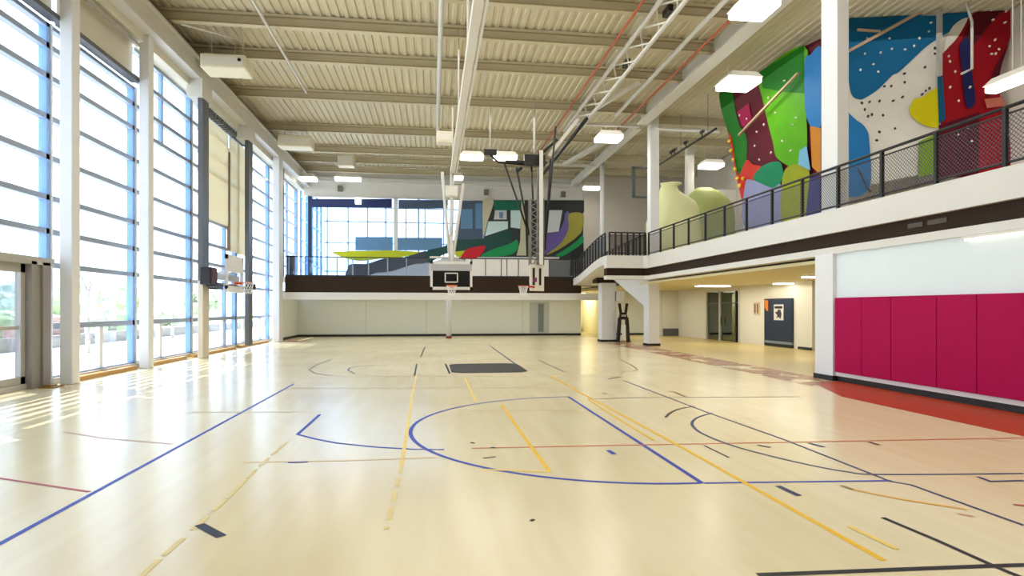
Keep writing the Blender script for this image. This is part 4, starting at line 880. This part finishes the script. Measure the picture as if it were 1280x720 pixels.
pipe2 = tag(MB().tube([(9.35, 3, 11.0), (9.35, 31, 11.0)], 0.045, 8).build('sprinkler_pipe', M_PIPER), 'reddish pipe beside the big white roof beam', 'pipe')
pipe3 = tag(MB().tube([(8.62, 3, 11.0), (8.62, 27.5, 11.0)], 0.08, 8).build('conduit_pipe', M_STEELW), 'pale conduit pipe left of the reddish pipe', 'pipe')
pipe4 = tag(MB().tube([(7.15, 27.3, 10.72), (7.0, 37.5, 10.4)], 0.09, 8).build('black_pipe', M_BLACK), 'thick black pole slanting below the roof truss to the rigging', 'pole')

# ------------------------------------------------------------------ hoops
def rim_net(parent, c, axis, m_rim):
    """rim at c=(x,y,z); returns parts"""
    o = MB().ring(c, 0.23, 0.016).build('rim', m_rim, parent)
    nt_ = MB(); n = 12
    for k in range(n):
        for dirn in (-1, 1):
            pts = []
            for i in range(5):
                t = i / 4; r = 0.225 - 0.10 * t ** 0.8; a = 2 * PI * (k + dirn * i * 0.5) / n
                pts.append((c[0] + r * math.cos(a), c[1] + r * math.sin(a), c[2] - 0.45 * t))
            nt_.tube(pts, 0.008, 4, cap=False)
    nt_.build('net', M_NET, parent)
M_RIM = mat('rim_orange', (222, 90, 30), 0.4)
h = thing('basketball_hoop', 'ceiling hung basketball hoop with clear white bordered backboard at mid court end', 'basketball hoop', (0.86, 27, 8))
bx(-0.06, 1.78, 27.0, 27.02, 2.72, 3.96).build('backboard', M_BOARDGLASS, h)
fr_ = MB()
for a, b, c_, d_ in ((-0.08, 1.8, 2.7, 2.83), (-0.08, 1.8, 3.85, 3.98), (-0.08, 0.03, 2.7, 3.98), (1.69, 1.8, 2.7, 3.98)):
    fr_.box(a, b, 26.97, 27.05, c_, d_)
fr_.build('backboard_frame', M_STEELW, h)
bx(-0.05, 1.77, 26.96, 26.99, 3.55, 3.85).build('board_top_band', mat('grey_band', (170, 170, 172), 0.4), h)
tg = MB()
for a, b, c_, d_ in ((0.56, 1.16, 3.02, 3.07), (0.56, 1.16, 3.42, 3.47), (0.56, 0.61, 3.02, 3.47), (1.11, 1.16, 3.02, 3.47)):
    tg.box(a, b, 26.985, 26.995, c_, d_)
tg.build('target_square', M_STEELW, h)
bx(0.76, 0.96, 26.75, 27.0, 2.78, 2.9).build('rim_bracket', M_RIM, h)
rim_net(h, (0.86, 26.56, 2.88), 'y', M_RIM)
bx(0.78, 0.94, 27.05, 27.2, 2.75, 5.2).build('mast', M_STEELW, h)
MB().tube([(0.8, 27.1, 4.0), (0.45, 27.2, 8.0)], 0.07, 10).build('strut', M_STEELW, h)
MB().tube([(0.92, 27.1, 4.0), (1.4, 27.2, 7.5)], 0.07, 10).build('strut', M_STEELW, h)
MB().tube([(0.86, 27.12, 5.1), (0.9, 27.2, 8.0)], 0.09, 10).build('strut', M_STEELW, h)
MB().box(-0.1, 1.2, 27.06, 27.14, 4.12, 4.2).build('cross_arm', M_STEELW, h)
MB().box(0.82, 1.02, 8, 27.3, 7.95, 8.15).box(1.06, 1.12, 8, 27.3, 7.95, 8.1).build('suspension_beam', M_STEELW, h)
bx(0.6, 1.15, 26.9, 27.4, 6.9, 7.35, 0.04).build('winch_box', M_LAMPBODY, h)
for y in (10, 15.5, 21, 27.1):
    MB().tube([(0.92, y, 8.1), (0.92, y, ZC)], 0.03, 8).build('hanger', M_STEELW, h)

# side hoop by the net, black rigging
h2 = thing('basketball_hoop', 'ceiling hung basketball hoop with black rigging seen nearly edge on', 'basketball hoop', (4.8, 27.6, 9))
ang = math.radians(35)
def rot(px, py, cx=4.85, cy=27.6):
    return (cx + px * math.cos(ang) - py * math.sin(ang), cy + px * math.sin(ang) + py * math.cos(ang))
def quad(m, a0, a1, b0, b1, z0, z1):
    P = [rot(a0, b0), rot(a1, b0), rot(a1, b1), rot(a0, b1)]
    return m.poly([(p[0], p[1], z0) for p in P], (0, 0, z1 - z0))
quad(MB(), -0.46, 0.46, -0.02, 0.02, 2.68, 3.9).build('backboard', M_LAMPBODY, h2)
m = MB()
for a in (-0.3, 0.12):
    quad(m, a, a + 0.14, -0.035, -0.02, 2.95, 3.75)
m.build('black_stripe', M_BLACK, h2)
quad(MB(), -0.3, -0.05, -0.05, -0.02, 3.1, 3.3).build('target_plate', mat('plum', (120, 60, 100), 0.5), h2)
p0 = rot(-0.2, -0.3)
rim_net(h2, (4.15, 27.2, 2.9), 'x', mat('rim_red', (190, 44, 40), 0.4))
MB().bar((4.35, 27.3, 2.88), (4.7, 27.5, 2.85), 0.12, 0.08).build('rim_bracket', mat('rim_red', (190, 44, 40), 0.4), h2)
lat = MB()
for (a, b) in ((4.55, 27.5), (5.15, 27.5), (5.15, 28.0), (4.55, 28.0)):
    lat.tube([(a, b, 3.9), (a, b, 7.0)], 0.035, 8)
for i in range(9):
    z = 3.9 + i * 0.34
    lat.tube([(4.55, 27.5, z), (5.15, 27.5, z + 0.34)], 0.02, 6); lat.tube([(5.15, 27.5, z), (5.15, 28.0, z + 0.34)], 0.02, 6)
    lat.tube([(4.55, 28.0, z), (4.55, 27.5, z + 0.34)], 0.02, 6); lat.tube([(4.55, 27.5, z + 0.34), (5.15, 27.5, z)], 0.02, 6)
lat.build('lattice_mast', mat('mast_grey', (128, 122, 114), 0.5), h2)
MB().box(4.95, 5.1, 27.35, 27.5, 3.9, 9.2).build('white_mast_pole', M_STEELW, h2)
for p, q in (((3.35, 28, 8.75), (4.4, 27.7, 5.6)), ((3.95, 28, 8.5), (4.5, 27.7, 5.3)), ((4.65, 28, 8.8), (4.75, 27.7, 5.5)), ((5.75, 27.6, 10.4), (5.3, 27.6, 5.4)), ((5.55, 27.8, 8.9), (5.25, 27.7, 4.6))):
    MB().tube([p, q], 0.045, 8).build('black_rod', M_BLACK, h2)
rg = MB()
rg.box(3.4, 5.4, 27.9, 28.0, 8.72, 8.82).box(4.3, 5.3, 27.8, 28.1, 8.6, 9.1).box(2.4, 3.0, 27.9, 28.05, 9.05, 9.3).tube([(2.7, 28, 9.05), (3.1, 28, 8.72), (4.4, 28, 8.66)], 0.05, 8)
rg.tube([(4.9, 28, 9.0), (5.9, 28, 9.9)], 0.07, 8)
rg.tube([(4.2, 28, 8.5), (3.9, 28, 8.3)], 0.08, 8)
rg.build('rigging_head', M_BLACK, h2)
MB().tube([(4.8, 28, 9.0), (4.8, 28, ZC)], 0.05, 8).tube([(2.7, 28, 9.3), (2.7, 28, ZC)], 0.03, 8).build('hanger', M_STEELW, h2)
MB().bar((5.5, 28, 9.1), (6.9, 28.0, 10.9), 0.14, 0.16).build('brace', M_STEELW, h2)
cn = tag(MB().tube([(5.3, 29.5, 3.75), (5.3, 29.5, 9.4)], [0.16, 0.1], 12).build('gathered_divider_curtain', mat('grey_net_bunch', (110, 106, 98), 0.8, var=0.3, scale=8)), 'grey divider netting gathered into a hanging bundle behind the rigged hoop', 'curtain')

# wall hoop by the windows
h3 = thing('basketball_hoop', 'wall mounted white basketball hoop in front of the windows', 'basketball hoop', (-8.3, 25.3, 3))
bx(-7.84, -7.8, 24.25, 26.15, 2.62, 3.9).build('backboard', M_GLASS, h3)
fr_ = MB()
for a, b, c_, d_ in ((24.2, 26.2, 2.6, 2.75), (24.2, 26.2, 3.78, 3.95), (24.2, 24.33, 2.6, 3.95), (26.07, 26.2, 2.6, 3.95)):
    fr_.box(-7.86, -7.77, a, b, c_, d_)
fr_.build('backboard_frame', M_COLUMN, h3)
bx(-7.8, -7.76, 24.3, 26.1, 3.3, 3.8).build('upper_pad', M_COLUMN, h3)
bx(-7.9, -7.74, 24.2, 26.2, 2.5, 2.66, 0.03).build('lower_pad', M_COLUMN, h3)
bx(-7.8, -7.5, 25.1, 25.3, 2.82, 2.92).build('rim_bracket', M_RIM, h3)
rim_net(h3, (-7.3, 25.2, 2.9), 'x', mat('rim_pale', (226, 160, 150), 0.5))
for y in (25.0, 26.0):
    MB().bar((-7.86, y, 3.4), (-8.5, y, 3.2), 0.1, 0.1).build('wall_arm', M_COLUMN, h3)
bx(-8.44, -8.36, 24.9, 27.6, 3.0, 3.25).build('wall_bar', M_COLUMN, h3)
sb = thing('shot_clock', 'dark maroon faced black box hung on the steel column beside the wall hoop', 'shot clock', (-8.3, 24, 2.7))
bx(-8.5, -8.1, 23.45, 24.1, 2.75, 3.4, 0.04).build('case', M_BLACK, sb)
bx(-8.1, -8.08, 23.5, 24.05, 2.85, 3.35).build('face', mat('maroon_face', (74, 26, 34), 0.4), sb)
bx(-8.3, -8.0, 23.55, 23.95, 2.66, 2.76).build('bracket', M_BLACK, sb)
s2 = thing('control_box', 'smaller black box beside the shot clock at the wall hoop', 'control box', (-8.3, 24.5, 2.7))
bx(-8.42, -8.15, 24.15, 24.3, 2.62, 3.3, 0.02).build('post', M_BLACK, s2)
bx(-8.42, -8.1, 24.12, 24.8, 2.6, 2.85, 0.03).build('case', M_BLACK, s2)
tag(bx(-8.44, -8.1, 28.6, 29.2, 2.72, 3.0, 0.04).build('speaker_box', M_BLACK), 'small black box at the second steel column right of the wall hoop', 'box')

# ------------------------------------------------------------------ outside
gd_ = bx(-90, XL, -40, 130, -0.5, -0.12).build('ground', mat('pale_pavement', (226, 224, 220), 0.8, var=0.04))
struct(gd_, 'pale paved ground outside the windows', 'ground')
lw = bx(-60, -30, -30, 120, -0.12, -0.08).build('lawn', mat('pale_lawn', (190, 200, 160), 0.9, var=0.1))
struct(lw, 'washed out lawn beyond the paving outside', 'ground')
M_LEAF = [mat('leaf_%d' % i, c_, 0.9, var=0.25, scale=2.0) for i, c_ in enumerate(((160, 178, 136), (178, 190, 158), (192, 198, 172), (180, 194, 186)))]  # leaf tones kept pale to carry the outdoor glare in the colour
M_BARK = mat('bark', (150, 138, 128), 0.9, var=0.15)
def clump(mb, c, r, n, seed):
    rnd = random.Random(seed)
    for i in range(n):
        a = rnd.uniform(0, 2 * PI); rr = r * math.sqrt(rnd.random()); z = rnd.uniform(-0.35, 0.75) * r
        bm = bmesh.new(); bmesh.ops.create_icosphere(bm, subdivisions=2, radius=r * rnd.uniform(0.28, 0.5))
        off = Vector((c[0] + rr * math.cos(a), c[1] + rr * math.sin(a), c[2] + z))
        for v in bm.verts:
            v.co *= 1 + 0.5 * noise.noise(v.co * 2.3 + off)
            v.co += off
        mb.frombm(bm)
    return mb
rnd = random.Random(5)
HL = ['nearest green hedge bush outside the entrance door', 'second hedge bush from the door end along the outside wall', 'third hedge bush from the door end along the outside wall', 'fourth hedge bush from the door end along the outside wall',
      'fifth hedge bush from the door end along the outside wall', 'sixth hedge bush from the door end along the outside wall', 'seventh hedge bush from the door end along the outside wall', 'eighth hedge bush from the door end along the outside wall',
      'ninth hedge bush from the door end along the outside wall', 'tenth hedge bush from the door end along the outside wall']
for i in range(10):
    y = 17 + i * 6.2 + rnd.uniform(-1, 1); xx = -22.5 - i * 0.8 + rnd.uniform(-1, 1); r = rnd.uniform(1.0, 1.5)
    b = thing('hedge_bush', HL[i], 'bush', (xx, y, -0.1), 'hedge bushes outside')
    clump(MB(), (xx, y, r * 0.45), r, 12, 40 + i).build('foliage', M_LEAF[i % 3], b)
    MB().tube([(xx, y, -0.12), (xx, y, 0.5)], 0.08, 6).build('stem', M_BARK, b)
TL = ['near leafy tree outside beyond the entrance door', 'leafy tree outside behind the first white column', 'leafy tree outside behind the bare tree', 'leafy tree outside the second white bay',
      'far leafy tree outside past the dark steel column', 'far pale tree outside toward the back', 'farthest pale tree outside the windows']
for i, (xx, y, hh) in enumerate(((-38, 40, 3.6), (-43, 52, 4.2), (-40, 60, 3.4), (-42, 72, 4.0), (-38, 80, 3.6), (-46, 98, 4.6), (-40, 112, 4.0))):
    b = thing('leafy_tree', TL[i], 'tree', (xx, y, -0.1), 'leafy trees outside')
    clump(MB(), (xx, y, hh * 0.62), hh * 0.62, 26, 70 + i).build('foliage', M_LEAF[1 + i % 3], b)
    MB().tube([(xx, y, -0.12), (xx, y, hh * 0.5)], [0.22, 0.14], 8).build('trunk', M_BARK, b)
def bare_tree(x, y, hh, label, seed):
    rnd = random.Random(seed)
    t = thing('bare_tree', label, 'tree', (x, y, -0.1)); mb = MB()
    def br(p, d, l, r, n):
        q = p + d * l; mb.tube([p, q], [r, r * 0.65], 6)
        if n == 0: return
        for k in range(3 if n > 1 else 2):
            e = (d + Vector((rnd.uniform(-1, 1), rnd.uniform(-1, 1), rnd.uniform(-0.1, 0.7))) * 0.75).normalized()
            br(p.lerp(q, rnd.uniform(0.55, 1)), e, l * rnd.uniform(0.55, 0.8), r * 0.55, n - 1)
    br(Vector((x, y, hh * 0.3)), Vector((0, 0, 1)), hh * 0.3, 0.07, 4)
    mb.build('branches', mat('pale_bark', (186, 178, 172), 0.9), t).name = 'branch_crown'
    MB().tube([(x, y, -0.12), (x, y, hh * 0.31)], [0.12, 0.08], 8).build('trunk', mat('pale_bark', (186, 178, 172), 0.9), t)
bare_tree(-15.2, 29.0, 4.6, 'bare pale tree outside between the first two thick columns', 3)
bare_tree(-17.5, 43.5, 4.6, 'bare pale tree outside behind the second thick column', 8)
gw = tag(bx(-19.2, -18.8, 10, 78, -0.12, 0.5).build('garden_wall', mat('grey_stone', (150, 148, 142), 0.9, var=0.35, scale=1.2)), 'low grey stone garden wall outside the windows', 'wall', kind='structure')
cr = thing('parked_car', 'small reddish car parked outside beyond the stone wall', 'car', (-20.4, 35, -0.1))
body = MB().box(-21.3, -19.5, 33, 37, 0.25, 0.85, 0.12); body.poly([(-21.1, 33.6, 0.8), (-21.1, 36.2, 0.8), (-21.0, 35.6, 1.4), (-21.0, 34.1, 1.4)], (1.4, 0, 0))
body.build('body', mat('car_red', (176, 140, 132), 0.4), cr)
for yy in (33.8, 36.2):
    for xx in (-21.35, -19.6):
        MB().tube([(xx, yy, 0.2), (xx + 0.2, yy, 0.2)], 0.33, 14).build('wheel', M_RUBBER, cr)

# ------------------------------------------------------------------ light
w = bpy.data.worlds.new('sky'); SC.world = w; w.use_nodes = True
nt = w.node_tree; bg = nt.nodes['Background']
tc = nt.nodes.new('ShaderNodeTexCoord'); sx = nt.nodes.new('ShaderNodeSeparateXYZ'); rp_ = nt.nodes.new('ShaderNodeValToRGB')
nt.links.new(tc.outputs['Generated'], sx.inputs[0]); nt.links.new(sx.outputs[2], rp_.inputs[0]); nt.links.new(rp_.outputs[0], bg.inputs[0])
rp_.color_ramp.elements[0].position = 0.0; rp_.color_ramp.elements[0].color = (0.74, 0.88, 1.0, 1)
rp_.color_ramp.elements[1].position = 0.9; rp_.color_ramp.elements[1].color = (0.48, 0.70, 1.0, 1)
e = rp_.color_ramp.elements.new(0.3); e.color = (0.68, 0.83, 1.0, 1)
bg.inputs[1].default_value = 5.5
sun = bpy.data.lights.new('sun', 'SUN'); sun.energy = 18.0; sun.angle = math.radians(0.8); sun.color = (1.0, 0.95, 0.86)
so = bpy.data.objects.new('sun', sun); COL.objects.link(so)
so.rotation_euler = Vector((0.30, -0.24, -0.87)).to_track_quat('-Z', 'Y').to_euler()

# ------------------------------------------------------------------ camera
cam = bpy.data.cameras.new('camera'); co = bpy.data.objects.new('camera', cam); COL.objects.link(co)
F = 750.0
cam.sensor_width = 36; cam.lens = F / 1280 * 36; cam.shift_y = 26 / 1280
cam.clip_end = 400; cam.clip_start = 0.05
co.location = (0, 0, 1.85); co.rotation_euler = (PI / 2, 0, -math.atan(100 / F))
SC.camera = co
SC.view_settings.view_transform = 'Standard'
SC.view_settings.look = 'None'
SC.view_settings.exposure = -0.06
SC.cycles.use_denoising = True
SC.cycles.max_bounces = 8; SC.cycles.diffuse_bounces = 4; SC.cycles.glossy_bounces = 3; SC.cycles.transparent_max_bounces = 16
SC.cycles.sample_clamp_indirect = 6
SC.cycles.caustics_reflective = False; SC.cycles.caustics_refractive = False
